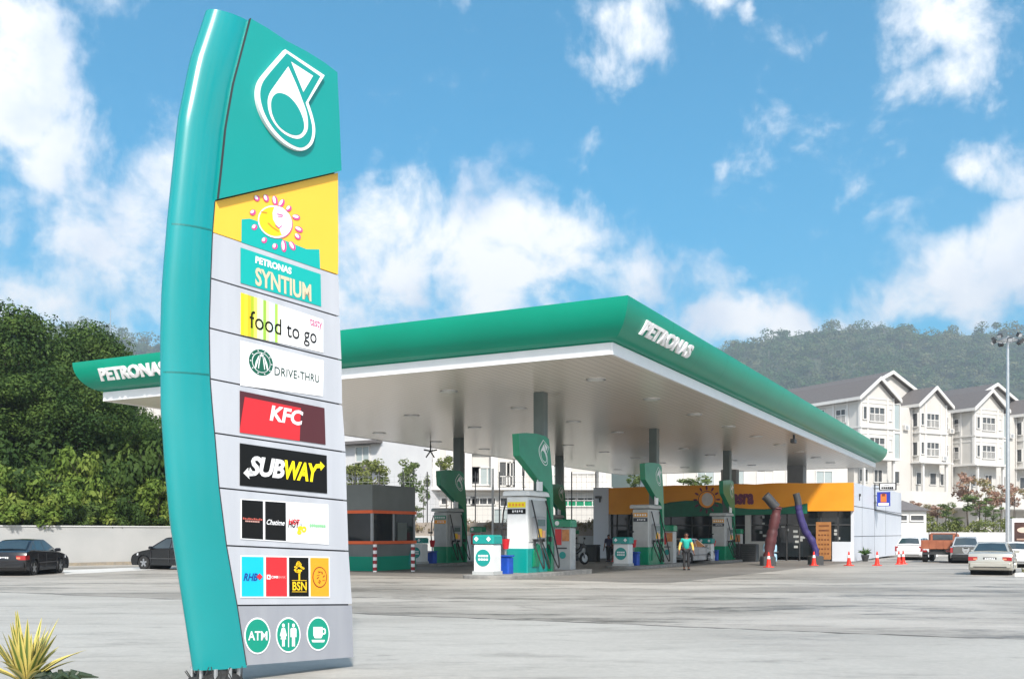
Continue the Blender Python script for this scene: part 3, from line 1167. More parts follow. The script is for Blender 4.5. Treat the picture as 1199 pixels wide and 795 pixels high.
def dispenser_meshes(body_m, skirt_m, deca, decb):
    root = empty('fuel_dispenser', (0, 0, 0), A_ANG)
    b = MB()
    b.rbox(0, 1.62, -.42, .42, ISL, 2.88, body_m, .04)
    b.box(.12, 1.5, -.45, -.40, 1.25, 2.75, M_CABG)
    b.build('body', root)
    b = MB()
    b.rbox(-.02, 1.64, -.44, .44, ISL, 1.02, skirt_m, .03)
    b.build('skirt', root)
    b = MB()
    b.rbox(-.1, 1.75, -.54, .54, 2.9, 3.08, body_m, .05)
    b.build('cap', root)
    b = MB()
    b.box(-.025, .0, -.36, .36, 2.48, 2.68, deca)
    b.box(-.025, .0, -.36, .36, 2.25, 2.43, decb)
    for k in range(5):
        b.box(-.03, -.02, -.25 + k * .09, -.20 + k * .09, 2.3 + .02 * (k % 2), 2.38, I_WHITE)
        b.box(-.03, -.02, -.3 + k * .13, -.22 + k * .13, 2.53, 2.62, I_ORANGE if deca is I_YEL else I_WHITE)
    b.build('decal', root)
    # hose side: display and nozzle boots
    b = MB()
    b.rbox(.35, 1.15, -.62, -.42, 1.35, 2.15, M_GREY, .03)
    b.box(.45, 1.05, -.635, -.62, 1.82, 2.05, mat('screen_grey', (.10, .16, .15), rough=.2))
    d = b.build('display_panel', root)
    b = MB()
    b.box(.5, .72, -.66, -.62, 1.42, 1.72, I_GOLD)
    b.box(.78, 1.0, -.66, -.62, 1.40, 1.66, flat('peach', '#f2b48a'))
    b.build('notice', d)
    for x, zt, sw in ((.2, 2.75, -.95), (.75, 1.6, -.9), (1.35, 2.75, -1.0)):
        b = MB()
        pts = [(x, -.5, zt)]
        for k in range(1, 15):
            f = k / 14
            z = zt - (zt - .28) * math.sin(min(1, f * 1.55) * math.pi / 2) if f < .64 else .28 + (1.15 - .28) * ((f - .64) / .36) ** 1.4
            yy = -.5 + (sw + .5) * math.sin(f * math.pi)
            pts.append((x + .22 * f, yy, max(z, .2)))
        b.tube(pts, .028, M_RUBBER, n=7)
        h = b.build('hose', root, smooth=True)
        b = MB()
        e = pts[-1]
        b.tube([e, (e[0] + .02, e[1] - .02, e[2] + .18), (e[0] + .06, e[1] + .02, e[2] + .34)], .045, M_GREEN2 if x > .5 else M_BLACK, n=7)
        b.box(e[0] - .03, e[0] + .09, e[1] - .12, e[1] - .02, e[2] + .1, e[2] + .28, M_BLACK)
        b.build('nozzle', h)
    # hoses on the far side too, seen past the near corner
    b = MB()
    b.tube([(.12, .5, 2.7), (.1, .6, 2.3), (.12, .66, 1.6), (.16, .62, 1.0), (.25, .52, .9), (.3, .46, 1.2)], .03, M_RUBBER, n=7)
    b.build('hose', root, smooth=True)
    # drop-shaped green badge low on the hose side
    b = MB()
    b.prism([(.35, .35), (.85, .35), (1.0, .7), (.95, 1.1), (.7, 1.2), (.4, .9)], lambda u, v, d_: (u, -.45 - d_, v), 0, .03, M_GREEN2)
    b.build('badge', root)
    return root


def make_fin():
    root = empty('fin_sign', (0, 0, 0), A_ANG)
    top = [(-.9, 5.02), (-.3, 5.10), (.5, 5.14), (1.2, 5.12), (1.52, 5.04)]
    edge = [(1.66, 4.5), (1.78, 3.9), (1.88, 3.0), (1.92, 2.0), (1.93, 1.0), (1.93, ISL)]
    back = [(1.72, ISL), (1.70, 2.0), (1.62, 2.9), (1.42, 3.16), (.6, 3.52), (-.2, 3.95), (-.82, 4.26)]
    poly = top + edge + back
    b = MB()
    b.prism(poly, lambda u, v, d: (u, -.42 - d, v), -.13, .13, M_GREEN2)
    f = b.build('fin', root)
    # drop emblem
    b = MB()
    s, cx, cz = .0105, 1.05, 4.50

    def E(pts):
        x0 = 590
        return [(cx + (x - x0) * s * .26, cz - (y - 480) * s * .19) for x, y in pts]
    for poly, m, d in ((outer, I_WHITE, .136), (inner, M_GREEN2, .140), (drop, I_WHITE, .144), (hole, M_GREEN2, .148), (tri, I_WHITE, .144)):
        b.prism(E(poly), lambda u, v, dd: (u, -.42 - dd, v), .125, d, m)
    b.build('emblem', root)
    b = MB()
    b.box(.5, .85, -.62, -.54, 3.09, 3.42, I_WHITE)
    b.tube([(.68, -.5, 3.4), (.68, -.5, 3.6)], .03, M_STEEL, n=6)
    b.build('price_tag', root)
    return root


def make_cabinet():
    root = empty('service_cabinet', (0, 0, 0), A_ANG)
    b = MB()
    b.rbox(-.3, .3, -.38, .38, ISL, 1.18, M_CAB, .03)
    b.build('body', root)
    b = MB()
    b.rbox(-.34, .34, -.42, .42, 1.2, 1.5, M_TEAL, .05)
    t = b.build('top', root)
    b = MB()
    for y in (-.24, .24):
        b.prism(ell(y, 1.36, .09, .09, 4), lambda u, v, d: (-.345 - d, u, v), 0, .01, I_WHITE)
    b.build('symbol', t)
    b = MB()
    b.prism(ell(0, .72, .29, .29, 24), lambda u, v, d: (-.305 - d, u, v), 0, .012, M_TEAL)
    for z in (.75, .63):
        for k in range(4):
            b.box(-.325, -.316, -.2 + k * .1, -.12 + k * .1, z, z + .07, I_WHITE)
    b.build('round_badge', root)
    b = MB()
    b.box(-.33, .33, -.41, .41, ISL, ISL + .12, M_CABG)
    b.build('plinth', root)
    return root


def make_terminal():
    root = empty('payment_terminal', (0, 0, 0), A_ANG)
    b = MB()
    b.rbox(-.25, .25, -.36, .36, ISL, 1.78, M_CABG, .03)
    b.build('body', root)
    b = MB()
    b.rbox(-.29, .29, -.4, .4, 1.8, 2.1, M_GREEN2, .05)
    t = b.build('top', root)
    b = MB()
    b.prism(ell(.2, 1.95, .09, .09, 16), lambda u, v, d: (-.295 - d, u, v), 0, .01, I_WHITE)
    b.build('symbol', t)
    b = MB()
    b.box(-.27, -.25, -.3, .0, 1.25, 1.7, flat('poster_brown', '#a8552c', '#d89b5a', .3))
    b.box(-.27, -.25, .03, .3, 1.1, 1.72, I_RED)
    b.box(-.28, -.25, -.2, .2, .95, 1.0, M_DARK)
    b.build('poster', root)
    b = MB()
    b.prism(ell(-.02, .7, .14, .14, 16), lambda u, v, d: (-.255 - d, u, v), 0, .012, M_TEAL)
    b.build('round_badge', root)
    return root


def make_bin():
    root = empty('refuse_bin', (0, 0, 0), A_ANG)
    b = MB()
    b.rbox(-.2, .2, -.22, .22, ISL, .72, M_BLUE, .03)
    b.build('bin_body', root)
    b = MB()
    b.box(-.22, .22, -.24, .24, .73, .79, M_BLUE)
    b.build('lid', root)
    return root


def make_bucket():
    root = empty('washer_bucket', (0, 0, 0), A_ANG)
    b = MB()
    b.lathe([(.10, 1.0), (.15, 1.35), (.16, 1.36)], M_RED, n=14)
    b.box(-.03, .03, -.03, .03, ISL, 1.0, M_STEEL)
    b.build('bucket', root)
    b = MB()
    b.tube([(0, 0, 1.1), (.02, .1, 1.75)], .02, M_RUBBER, n=6)
    b.box(-.02, .06, .0, .24, 1.72, 1.8, M_RUBBER)
    b.build('squeegee', root)
    return root


isl = make_island()
fin0, cab0, ter0, bin0, buc0 = make_fin(), make_cabinet(), make_terminal(), make_bin(), make_bucket()
POS = ['with white body on nearest island, front of canopy', 'on the middle right island, beside the attendant', 'on the far right island, in front of shop',
       'in the shade on the left island, beside the striped kiosk', 'in the shade on the far left island behind nearest pump']
WH = ['nearest island at the front of canopy', 'middle right island beside the attendant', 'far right island before the orange shop front', 'shaded left island near the kiosk',
      'far left island, half hidden by the nearest pump']
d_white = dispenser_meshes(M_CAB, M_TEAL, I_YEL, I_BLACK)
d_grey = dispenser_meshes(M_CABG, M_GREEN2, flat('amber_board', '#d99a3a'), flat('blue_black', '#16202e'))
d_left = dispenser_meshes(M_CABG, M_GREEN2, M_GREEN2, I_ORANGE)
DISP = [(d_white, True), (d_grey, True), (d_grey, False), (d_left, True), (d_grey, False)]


def place(o, first, loc, label, cat, group, rz=A_ANG):
    c = o if first else copy_tree(o)
    c.location = loc
    c.rotation_euler = (0, 0, rz)
    tag(c, label, cat, group)
    return c


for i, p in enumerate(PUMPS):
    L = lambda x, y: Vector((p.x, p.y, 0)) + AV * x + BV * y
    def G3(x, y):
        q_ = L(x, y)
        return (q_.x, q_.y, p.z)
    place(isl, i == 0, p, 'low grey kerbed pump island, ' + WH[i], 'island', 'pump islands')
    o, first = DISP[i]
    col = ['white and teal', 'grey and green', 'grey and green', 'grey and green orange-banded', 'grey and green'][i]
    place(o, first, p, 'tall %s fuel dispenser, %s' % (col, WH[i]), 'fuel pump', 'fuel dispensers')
    place(fin0, i == 0, p, 'green sail-shaped fin sign over pump, ' + WH[i], 'fin sign', 'fin signs')
    place(cab0, i == 0, G3(-1.75, .22), 'waist-high cabinet with teal round badge, ' + WH[i], 'cabinet', 'service cabinets')
    place(ter0, i == 0, G3(3.9, -.1), 'payment terminal with green top and poster, ' + WH[i], 'terminal', 'payment terminals')
    place(bin0, i == 0, G3(-.85, .0), 'small blue bin between cabinet and pump, ' + WH[i], 'bin', 'blue bins')
    place(buc0, i == 0, G3(-.55, .15), 'red squeegee bucket beside pump, ' + WH[i], 'bucket', 'washer buckets')

# ------------------------------------------------------------------ striped bollards and cones
M_CONE = mat('cone_orange', '#f0321e', '#dd2c1a', rough=.5)
WB = []


def make_bollard():
    root = empty('bollard', (0, 0, 0))
    b = MB()
    b.cyl((0, 0), .085, 0, 1.15, I_WHITE, n=14)
    b.build('post', root)
    b = MB()
    for k in range(4):
        b.cyl((0, 0), .089, .06 + k * .28, .06 + k * .28 + .14, mat('band_maroon', '#8c1f24', rough=.5), n=14)
    b.build('red_band', root)
    return root


bol = make_bollard()
g = ground_at(439, 669.5)
bol.location = g
tag(bol, 'red and white striped bollard in front of kiosk corner', 'bollard', 'striped bollards')
b2 = copy_tree(bol)
b2.location = ground_at(483.5, 669)
tag(b2, 'red and white striped bollard between kiosk and left pump', 'bollard', 'striped bollards')


def make_cone():
    root = empty('traffic_cone', (0, 0, 0))
    b = MB()
    b.box(-.2, .2, -.2, .2, 0, .04, M_CONE)
    b.build('base', root)
    b = MB()
    b.lathe([(.16, .04), (.13, .1), (.035, .78), (.03, .80)], M_CONE, n=14)
    b.build('cone', root)
    b = MB()
    b.lathe([(.0905, .45), (.0635, .60)], I_WHITE, n=14)
    b.build('band', root)
    return root


cone = make_cone()
CONES = [(953, 662, 'by the purple tube and shop door'), (994, 662, 'before the low white shop wall'), (1027, 662, 'right of the potted palm'),
         (1052.5, 660.5, 'at the shop wall end, left one of the close pair'), (1057.5, 660, 'at the shop wall end, right one of the close pair'),
         (900, 664, 'at the foot of the brown tube'), (686.5, 657, 'beside the parked motorcycle'), (719, 657.5, 'behind the standing couple near white pier')]
for i, (x, y, l) in enumerate(CONES):
    c = cone if i == 0 else copy_tree(cone)
    c.location = ground_at(x, y)
    c.rotation_euler = (0, 0, .4 * i)
    c.scale = (.94,) * 3 if y > 659 else (.86,) * 3
    tag(c, 'orange traffic cone ' + l, 'traffic cone', 'traffic cones')

# ------------------------------------------------------------------ kiosk under the left of the canopy
k0 = ground_at(436, 668.5)
kio = empty('kiosk', k0, A_ANG)
tag(kio, 'dark grey kiosk with orange stripes and wide windows under left canopy', 'kiosk')
M_KG = mat('kiosk_grey', (.16, .175, .168), (.13, .142, .137), scale=1, rough=.5)
KL, KW, KH = 3.3, 4.6, 3.72
b = MB()
b.box(.1, KL - .1, .1, KW - .1, 1.2, 2.5, M_BLACK)
b.box(0, KL, 0, KW, 2.62, KH, M_KG)
b.box(0, KL, 0, KW, .05, 1.15, M_KG)
b.build('wall', kio)
b = MB()
b.box(-.05, KL + .05, -.05, KW + .05, 2.48, 2.615, mat('kiosk_orange', '#e8642c', '#df5c26', rough=.4))
b.box(-.05, KL + .05, -.05, KW + .05, 1.155, 1.29, mat('kiosk_orange', '#e8642c'))
b.build('stripe', kio)
b = MB()
b.box(-.02, KL + .02, -.02, KW + .02, .0, .62, M_GREEN)
b.build('skirt', kio)
b = MB()
b.box(.03, KL - .03, .03, KW - .03, 1.29, 2.48, M_GLASS)
b.build('window', kio)
b = MB()
for x, y in ((0, 0), (KL - .1, 0), (0, KW - .1), (KL - .1, KW - .1), (1.55, 0), (0, 2.2)):
    b.box(x - .01, x + .09, y - .01, y + .09, 1.28, 2.49, M_GREY)
b.build('window_frame', kio)
b = MB()
b.box(1.9, 2.6, -.01, .02, 1.3, 2.1, mat('paper_grey', (.12, .14, .13), rough=.6))
b.build('notice', kio)
b = MB()
b.prism([(2.7, .2), (3.0, .2), (3.15, .6), (2.95, .95), (2.75, .6)], lambda u, v, d: (u, -.025 - d, v), 0, .01, M_TEAL)
b.build('emblem', kio)

# ------------------------------------------------------------------ shop
s0 = ground_at(1000, 657)
shop = empty('shop_building', s0, A_ANG)
tag(shop, 'low shop with wavy orange fascia, dark glass front and white end wall', 'shop')
SZ = s0.z


def front(px, py):
    """chart of the shop's front wall: (distance left of the right-hand corner, height)"""
    k = (px - CX) / F
    t = (s0.x - k * s0.y) / (.8837 + k * .468)
    y = s0.y + .468 * t
    return t, EYE + (HY - py) / F * y - SZ


M_SHOPW = mat('shop_white', (.60, .625, .67), (.56, .585, .64), scale=.5, rough=.5)
ST = front(1000, 565)[1]
TW, _ = front(697, 600)
DP = 27.0
b = MB()
# carcass
b.box(.25, DP, .02, TW - .02, ST - .45, ST - .3, M_GREY)
b.box(DP - .2, DP - .01, .02, TW, 0, ST - .3, M_SHOPW)
b.box(.02, DP, TW - 1.1, TW - .05, 0, ST - .46, M_SHOPW)
b.build('roof', shop)
b = MB()
b.box(0, 9.5, -.0, .2, .0, ST + .02, M_SHOPW)
b.box(9.5, DP, .0, .2, .0, ST + .28, M_SHOPW)
b.build('end_wall', shop)
b = MB()
for z in (1.62, ST - 1.55):
    b.box(.02, DP - .1, -.012, 0, z, z + .035, M_SEAM)
for x in (3.5, 9.6, 16):
    b.box(x, x + .02, -.01, 0, .1, ST, M_SEAM)
b.build('joint', shop)
t2, z2 = front(714.5, 600)
b = MB()
b.box(-.35, .6, t2, TW, 0, front(706, 571)[1], M_SHOPW)
b.build('pier', shop)


def fpoly(pts, x0, x1, m, name, mb=None, par=shop):
    b_ = mb or MB()
    pl = [front(*p) for p in pts]
    b_.prism(pl, lambda t, z, d: (d, t, z), x0, x1, m)
    if mb is None:
        return b_.build(name, par)


topw = [(1000, 565), (970, 565.5), (940, 565.8), (915, 565.5), (900, 566), (885, 567.2), (874, 566.6), (862, 566.5), (850, 567.5), (835, 568), (815, 568.3), (790, 568.3), (765, 569.5), (740, 570.5), (714.5, 571.5)]
botw = [(714.5, 602), (745, 602), (746, 599), (770, 592), (785, 588), (803, 586), (825, 586), (842, 588), (860, 594), (876, 595.5), (895, 596), (915, 594.5), (935, 591.5), (946.5, 589), (946.7, 598.3), (1000, 598)]
fpoly(topw + botw, -.30, .1, M_ORANGE, 'fascia_board')
fpoly([(745.5, 599.5), (770, 592.3), (785, 588.3), (803, 586.3), (825, 586.3), (842, 588.3), (860, 594.3), (876, 595.8), (895, 596.3), (915, 594.8), (935, 591.8), (946, 589.5), (946, 601), (745.5, 606)],
      -.27, .08, mat('shop_green', '#0d6b50', '#0b6048', rough=.4), 'wave_board')
b = MB()
t1, zb = front(1000, 598.4)
b.box(.12, .2, .2, t2, .25, zb + .3, M_GLASS)
gl = b.build('shop_window', shop)
b = MB()
for px in (722, 735, 760, 785, 810, 860, 905, 921, 936, 961, 981):
    t = front(px, 620)[0]
    b.box(.06, .12, t - .04, t + .04, .05, zb + .2, M_DARK)
t_a = front(905, 620)[0]
b.box(.06, .13, .2, t2, 2.35, 2.45, M_DARK)
b.build('window_frame', shop)
b = MB()
b.box(.16, 8.0, .25, t2, -.02, .03, mat('shop_floor', (.2, .2, .2), rough=.4))
b.box(7.9, 8.0, .25, t2, .03, ST - .5, mat('shop_inner', (.12, .11, .10), (.2, .15, .1), scale=2, rough=.6))
b.build('interior', shop)
ta, za = front(975, 634)
b = MB()
b.box(-.22, .11, 0.2, ta, 0, za, M_SHOPW)
b.build('low_wall', shop)
# pale L-shaped frame
b = MB()
fpoly([(873, 600), (879.5, 600), (879.5, 633.5), (897, 633.5), (897, 648), (892, 655), (888, 655), (888, 641), (873, 641)], -.15, .05, mat('frame_cream', (.5, .5, .47), rough=.5), '', b)
b.build('door_surround', shop)
# window stickers
b = MB()
rs = random.Random(4)
for (px, py) in ((893, 605), (893, 613), (891, 623), (896, 627), (978, 621), (978, 625), (982, 630), (932, 622), (932, 628), (932, 634), (932, 640), (939, 629), (936, 632), (906, 618), (916, 616), (921, 620)):
    t, z = front(px, py)
    b.box(.10, .118, t - rs.uniform(.05, .22), t + rs.uniform(.05, .22), z - .08, z + .08, mat('sticker', (.30, .32, .32), (.45, .45, .42), scale=3, rough=.5))
b.build('window_sticker', shop)
# lettering and sun on the fascia
t0_, z0_ = front(846, 577)
t1_, z1_ = front(884, 591)
tx0, zz0 = front(847, 578.5)
tx1, zz1 = front(884, 590.5)
b = MB()
M_PUR = mat('letter_purple', '#6e2a4a', '#5e2440', rough=.4)
b.mesh2d(TXT['mesra'], lambda u, v, d: (-.31 - .05 * d, tx0 + (tx1 - tx0) * u, zz0 + (zz1 - zz0) * v), M_PUR)
b.build('lettering', shop)
b = MB()
tc_, zc_ = front(829, 585)
for r_, m, d in ((.62, M_PUR, .31), (.57, I_ORANGE, .33)):
    b.prism([(tc_ + x * r_, zc_ + y * r_) for x, y in ell(0, 0, 1, 1, 24)], lambda t, z, dd: (-dd, t, z), .29, d, m)
b.prism([(tc_ - .05 + x * .4, zc_ + .02 + y * .46) for x, y in ell(0, 0, 1, 1, 20)], lambda t, z, dd: (-dd, t, z), .3, .35, mat('moon_grey', (.62, .58, .55), rough=.4))
for k in range(12):
    a = k / 12 * 6.283
    b.prism([(tc_ + .82 * math.cos(a) + x * .16 * math.cos(a) - y * .07 * math.sin(a), zc_ + .82 * math.sin(a) + x * .16 * math.sin(a) + y * .07 * math.cos(a)) for x, y in ell(0, 0, 1, 1, 8)],
            lambda t, z, dd: (-dd, t, z), .29, .34, M_PUR)
b.build('sun_emblem', shop)
# roof box with a little green sign, seen over the fascia
b = MB()
t, z = front(843, 560)
b.box(2.2, 3.0, t - .55, t + .55, ST - .3, z + .75, M_GREY)
b.box(2.17, 2.2, t - .25, t + .25, z - .05, z + .35, M_GREEN2)
b.build('roof_box', shop)


def wall_cam(px, py, lab):
    t, z = front(px, py)
    M = shop.matrix_basis
    b = MB()
    b.box(-.18, -.1, -.04, .04, -.25, .05, M_DARK)
    b.box(-.5, -.05, -.09, .09, .03, .2, M_BLACK)
    o = b.build('security_camera')
    return o, t, z


o, t, z = wall_cam(706, 584, '')
o.location = Vector((s0.x, s0.y, SZ + z)) + BV * t - AV * .3
o.rotation_euler = (0, 0, A_ANG - .6)
tag(o, 'black security camera on the white pier left of shop', 'security camera')
o, t, z = wall_cam(1011, 576, '')
o.location = Vector((s0.x, s0.y, SZ + ST - .85)) + AV * 2.2 - BV * .15
o.rotation_euler = (0, 0, A_ANG - 1.3)
tag(o, 'black security camera on the white end wall of shop', 'security camera')


def side(px, py):
    """chart of the shop's end wall: (distance from the corner, height)"""
    k = (px - CX) / F
    x = (k * s0.y - s0.x) / (.468 - k * .8837)
    y = s0.y + .8837 * x
    return x, EYE + (HY - py) / F * y - SZ


def wall_board(name, pxl, py0, pxr, py1, label, cat, layers, thick=.14):
    """sign standing out from the end wall, its face towards the street"""
    x, _ = side(1023, 580)
    y = s0.y + .8837 * x
    Wm = (pxr - pxl) / F * y / .8837 * 1.12
    o0 = (pxl - 1023.5) / F * y / .8837 + .05
    za_, zb_ = EYE + (HY - py0) / F * y - SZ, EYE + (HY - py1) / F * y - SZ
    b = MB()
    b.box(x, x + thick, -o0 - Wm, -o0, zb_, za_, layers[0])
    for z in (zb_ + (za_ - zb_) * .25, zb_ + (za_ - zb_) * .75):
        b.box(x + .04, x + .1, -o0, .0, z - .03, z + .03, M_DARK)
    Hh = za_ - zb_
    for k, (u0, v0, u1, v1, m) in enumerate(layers[1:]):
        b.box(x - .006 * (k + 1), x + .02, -o0 - Wm * u1, -o0 - Wm * u0, za_ - Hh * v1, za_ - Hh * v0, m)
    o = b.build(name)
    o.location = s0
    o.rotation_euler = (0, 0, A_ANG)
    return tag(o, label, cat)


TXTLINES = [(.14 + .12 * k, .55, .23 + .12 * k, .82, I_BLACK) for k in range(6)]
wall_board('wall_sign', 1028, 565.5, 1043, 574, 'white framed wall sign with black border above blue poster', 'sign',
           [I_BLACK, (.07, .1, .93, .9, I_WHITE), (.3, .22, .6, .35, M_GREY)] + TXTLINES)
wall_board('wall_poster', 1026, 576, 1037.5, 592.5, 'blue poster with orange figure on white end wall of shop', 'poster',
           [flat('poster_blue', '#24389a'), (.28, .15, .72, .72, flat('poster_orange', '#d8702c')), (.1, .78, .9, .95, I_WHITE), (.38, .1, .62, .3, flat('poster_brown2', '#7a3a22'))], thick=.06)
b = MB()
x0, za_ = side(1023.5, 566)
x1, zb_ = side(1056, 604)
b.tube([(x0, -.06, za_), (x0, -.06, side(1023.5, 597)[1]), (x1, -.06, side(1056, 603.5)[1])], .035, M_DARK, n=6)
o = b.build('wall_cable')
o.location = s0
o.rotation_euler = (0, 0, A_ANG)
tag(o, 'thin dark cable running along the white shop end wall', 'cable')
# upright banner by the door
b = MB()
t0_, zt_ = front(975, 611)
t1_, zb_ = front(957.5, 650)
b.box(-.62, -.56, t0_, t1_, .12, zt_, flat('banner', '#a5703f', '#986636', .5))
rs = random.Random(6)
for k in range(7):
    z = zt_ - .2 - k * (zt_ - .45) / 7
    for j in range(4 if k > 1 else 1):
        tt = t0_ + .12 + (t1_ - t0_ - .2) * j / (4 if k > 1 else 1)
        b.box(-.63, -.62, tt, tt + (.12 if k > 1 else t1_ - t0_ - .3), z - .1, z, flat('banner_ink', '#5c3018', '#7c4a20', .5))
b.box(-.7, -.45, t0_ + .1, t1_ - .1, 0, .12, M_DARK)
o = b.build('menu_banner')
o.location = s0
o.rotation_euler = (0, 0, A_ANG)
tag(o, 'upright brown-orange menu banner standing by the shop door', 'banner')


def shopitem(name, px, py, label, cat, fn, fwd=1.1):
    o = empty(name, ground_at(px, py), A_ANG)
    fn(o)
    return tag(o, label, cat)


def crates(o):
    b = MB()
    b.rbox(-.3, .3, -.45, .45, 0, .55, mat('crate_green', '#1f6b3a', rough=.5), .02)
    b.build('crate_body', o)
    b = MB()
    rs_ = random.Random(2)
    for k in range(9):
        b.cyl((rs_.uniform(-.2, .2), rs_.uniform(-.35, .35)), .08, .5, .6 + rs_.uniform(.1, .3), flat('bottle', '#a9b6a0'), n=8, r1=.04)
    b.build('contents', o)


shopitem('goods_crate', 961, 656, 'green crate of goods on the ground below the menu banner', 'crate', crates)


def wbox(o):
    b = MB()
    b.rbox(-.25, .25, -.3, .3, 0, .45, M_CAB, .02)
    b.box(-.27, .27, -.32, .32, .46, .5, M_CAB)
    b.build('box_body', o)


shopitem('white_box', 970, 656.5, 'small white box on the ground right of the green crate', 'box', wbox)


def acunit(o):
    for k in range(2):
        b = MB()
        b.rbox(-.35, .35, -.5 + k * 1.04, .5 + k * 1.04, .02, 1.15, M_DARK, .03)
        for j in range(7):
            b.box(-.37, -.35, -.42 + k * 1.04, .42 + k * 1.04, .12 + j * .14, .17 + j * .14, M_BLACK)
        b.build('casing', o)


shopitem('cooling_unit', 878, 657.5, 'black louvred cooling unit left of the brown tube', 'cooling unit', acunit)


def bottles(o):
    b = MB()
    for k in range(3):
        b.lathe([(.14, .05), (.15, .1), (.15, .4), (.12, .5), (.05, .55), (.05, .62)], mat('water_bottle', '#9fc4d8', rough=.2), n=10, c=(0, k * .3))
        b.lathe([(.14, .65), (.15, .7), (.15, .98), (.12, 1.1), (.05, 1.15), (.05, 1.2)], mat('water_bottle', '#9fc4d8'), n=10, c=(0, k * .3))
    b.build('bottle', o)
    b = MB()
    b.box(-.2, .2, -.2, .8, 0, .05, M_STEEL)
    b.box(-.2, .2, -.2, .8, .62, .66, M_STEEL)
    b.build('rack', o)


shopitem('water_rack', 907, 657.5, 'small rack of blue water bottles right of the brown tube', 'rack', bottles)


def drum(o):
    b = MB()
    b.rbox(-.3, .3, -.4, .4, 0, 1.0, M_BLACK, .04)
    b.build('bin_body', o)
    b = MB()
    b.rbox(-.33, .33, -.43, .43, 1.0, 1.1, M_DARK, .04)
    b.build('lid', o)


shopitem('waste_bin', 694, 657.5, 'square black waste bin right of the lone cone by motorcycle', 'bin', drum)
shopitem('wall_vent', 984, 650.5, 'dark square vent set in the low white shop wall', 'vent', lambda o: MB().box(-.05, .05, -.22, .22, .25, .62, M_DARK).box(-.06, -.05, -.16, .16, .3, .56, M_GREY).build('grille', o))


# ------------------------------------------------------------------ two inflatable tube figures
def airtube(name, pts, rad, m, arm, label):
    base = ground_at(*pts[0])
    root = empty(name, base)
    y = base.y
    P = [at(px, py, y) - base for px, py in pts]
    b = MB()
    rq = random.Random(len(label))
    rr = [rad * (1 + rq.uniform(-.13, .13) + .06 * math.sin(i * .9)) for i in range(len(P) * 5 - 4)]
    fine = []
    for i in range(len(P) - 1):
        for k in range(5):
            f = k / 5
            fine.append(P[i].lerp(P[i + 1], f))
    fine.append(P[-1])
    b.tube(fine, rr, m, n=12)
    b.build('tube', root, smooth=True, angle=80)
    A = [at(px, py, y) - base for px, py in arm]
    b = MB()
    b.tube(A, rad * .95, M_DARK, n=10)
    b.build('arm', root, smooth=True, angle=60)
    b = MB()
    b.rbox(-.35, .35, -.35, .35, -.02, .5, M_DARK, .05)
    b.build('blower', root)
    return tag(root, label, 'inflatable tube', 'inflatable tubes')


airtube('inflatable_tube', [(899, 662), (901, 642), (904, 625), (907, 610), (909.5, 597), (910, 593)], .27, mat('tube_brown', '#55282a', '#452022', rough=.6),
        [(909, 594), (905, 590), (900, 584), (896, 580)], 'brownish red inflatable tube with bent black arm before the shop')
airtube('inflatable_tube', [(955, 661), (955, 644), (950, 632), (943, 622), (938.5, 610), (936, 600), (934.5, 591)], .2, mat('tube_purple', '#362c66', '#2c2456', rough=.6),
        [(935, 592), (934, 585), (932, 577.5)], 'purple inflatable tube with black head leaning by the shop door')
# potted palm
pp = ground_at(1013, 657)
pot = empty('potted_palm', pp)
tag(pot, 'small potted palm against the low white shop wall', 'potted plant')
b = MB()
b.lathe([(.16, 0), (.24, .3), (.26, .42), (.22, .43), (.2, .36)], M_DARK, n=14)
b.build('pot', pot)
b = MB()
rs = random.Random(8)
ML = leafmat('palm_leaf', (.05, .11, .03), (.08, .15, .04), (.10, .14, .05))
for k in range(34):
    a = rs.uniform(0, 6.28)
    L = rs.uniform(.45, .75)
    el = rs.uniform(.5, 1.4)
    pts = []
    for j in range(5):
        f = j / 4
        r_ = L * f * math.cos(el)
        z = .42 + L * f * math.sin(el) - .5 * L * f * f * math.cos(el)
        pts.append((r_ * math.cos(a), r_ * math.sin(a), z))
    b.tube(pts, [.025, .04, .035, .025, .004], ML, n=4)
b.build('fronds', pot)

# ------------------------------------------------------------------ vehicles
M_TYRE = mat('tyre', (.015, .015, .015), (.022, .022, .022), scale=10, rough=.85)
M_RIM = mat('rim', (.45, .46, .47), (.4, .4, .42), rough=.3, metal=.8)
M_CARGL = mat('car_glass', (.025, .04, .05), (.03, .05, .06), rough=.04, spec=.9)
M_TAIL = mat('tail_lamp', (.35, .01, .015), (.28, .01, .01), rough=.15, coat=.8)
M_HEADL = mat('head_lamp', (.6, .62, .64), (.5, .52, .55), rough=.1, coat=.8)
M_CHROME = mat('chrome', (.6, .6, .6), rough=.15, metal=1)
M_PLATE = mat('plate', (.02, .02, .02), rough=.5)


def carpaint(name, c, metal=.3):
    return mat(name, c, tuple(x * .93 for x in (srgb(c) if isinstance(c, str) else c)), rough=.24, metal=metal, coat=.5, spec=.4)


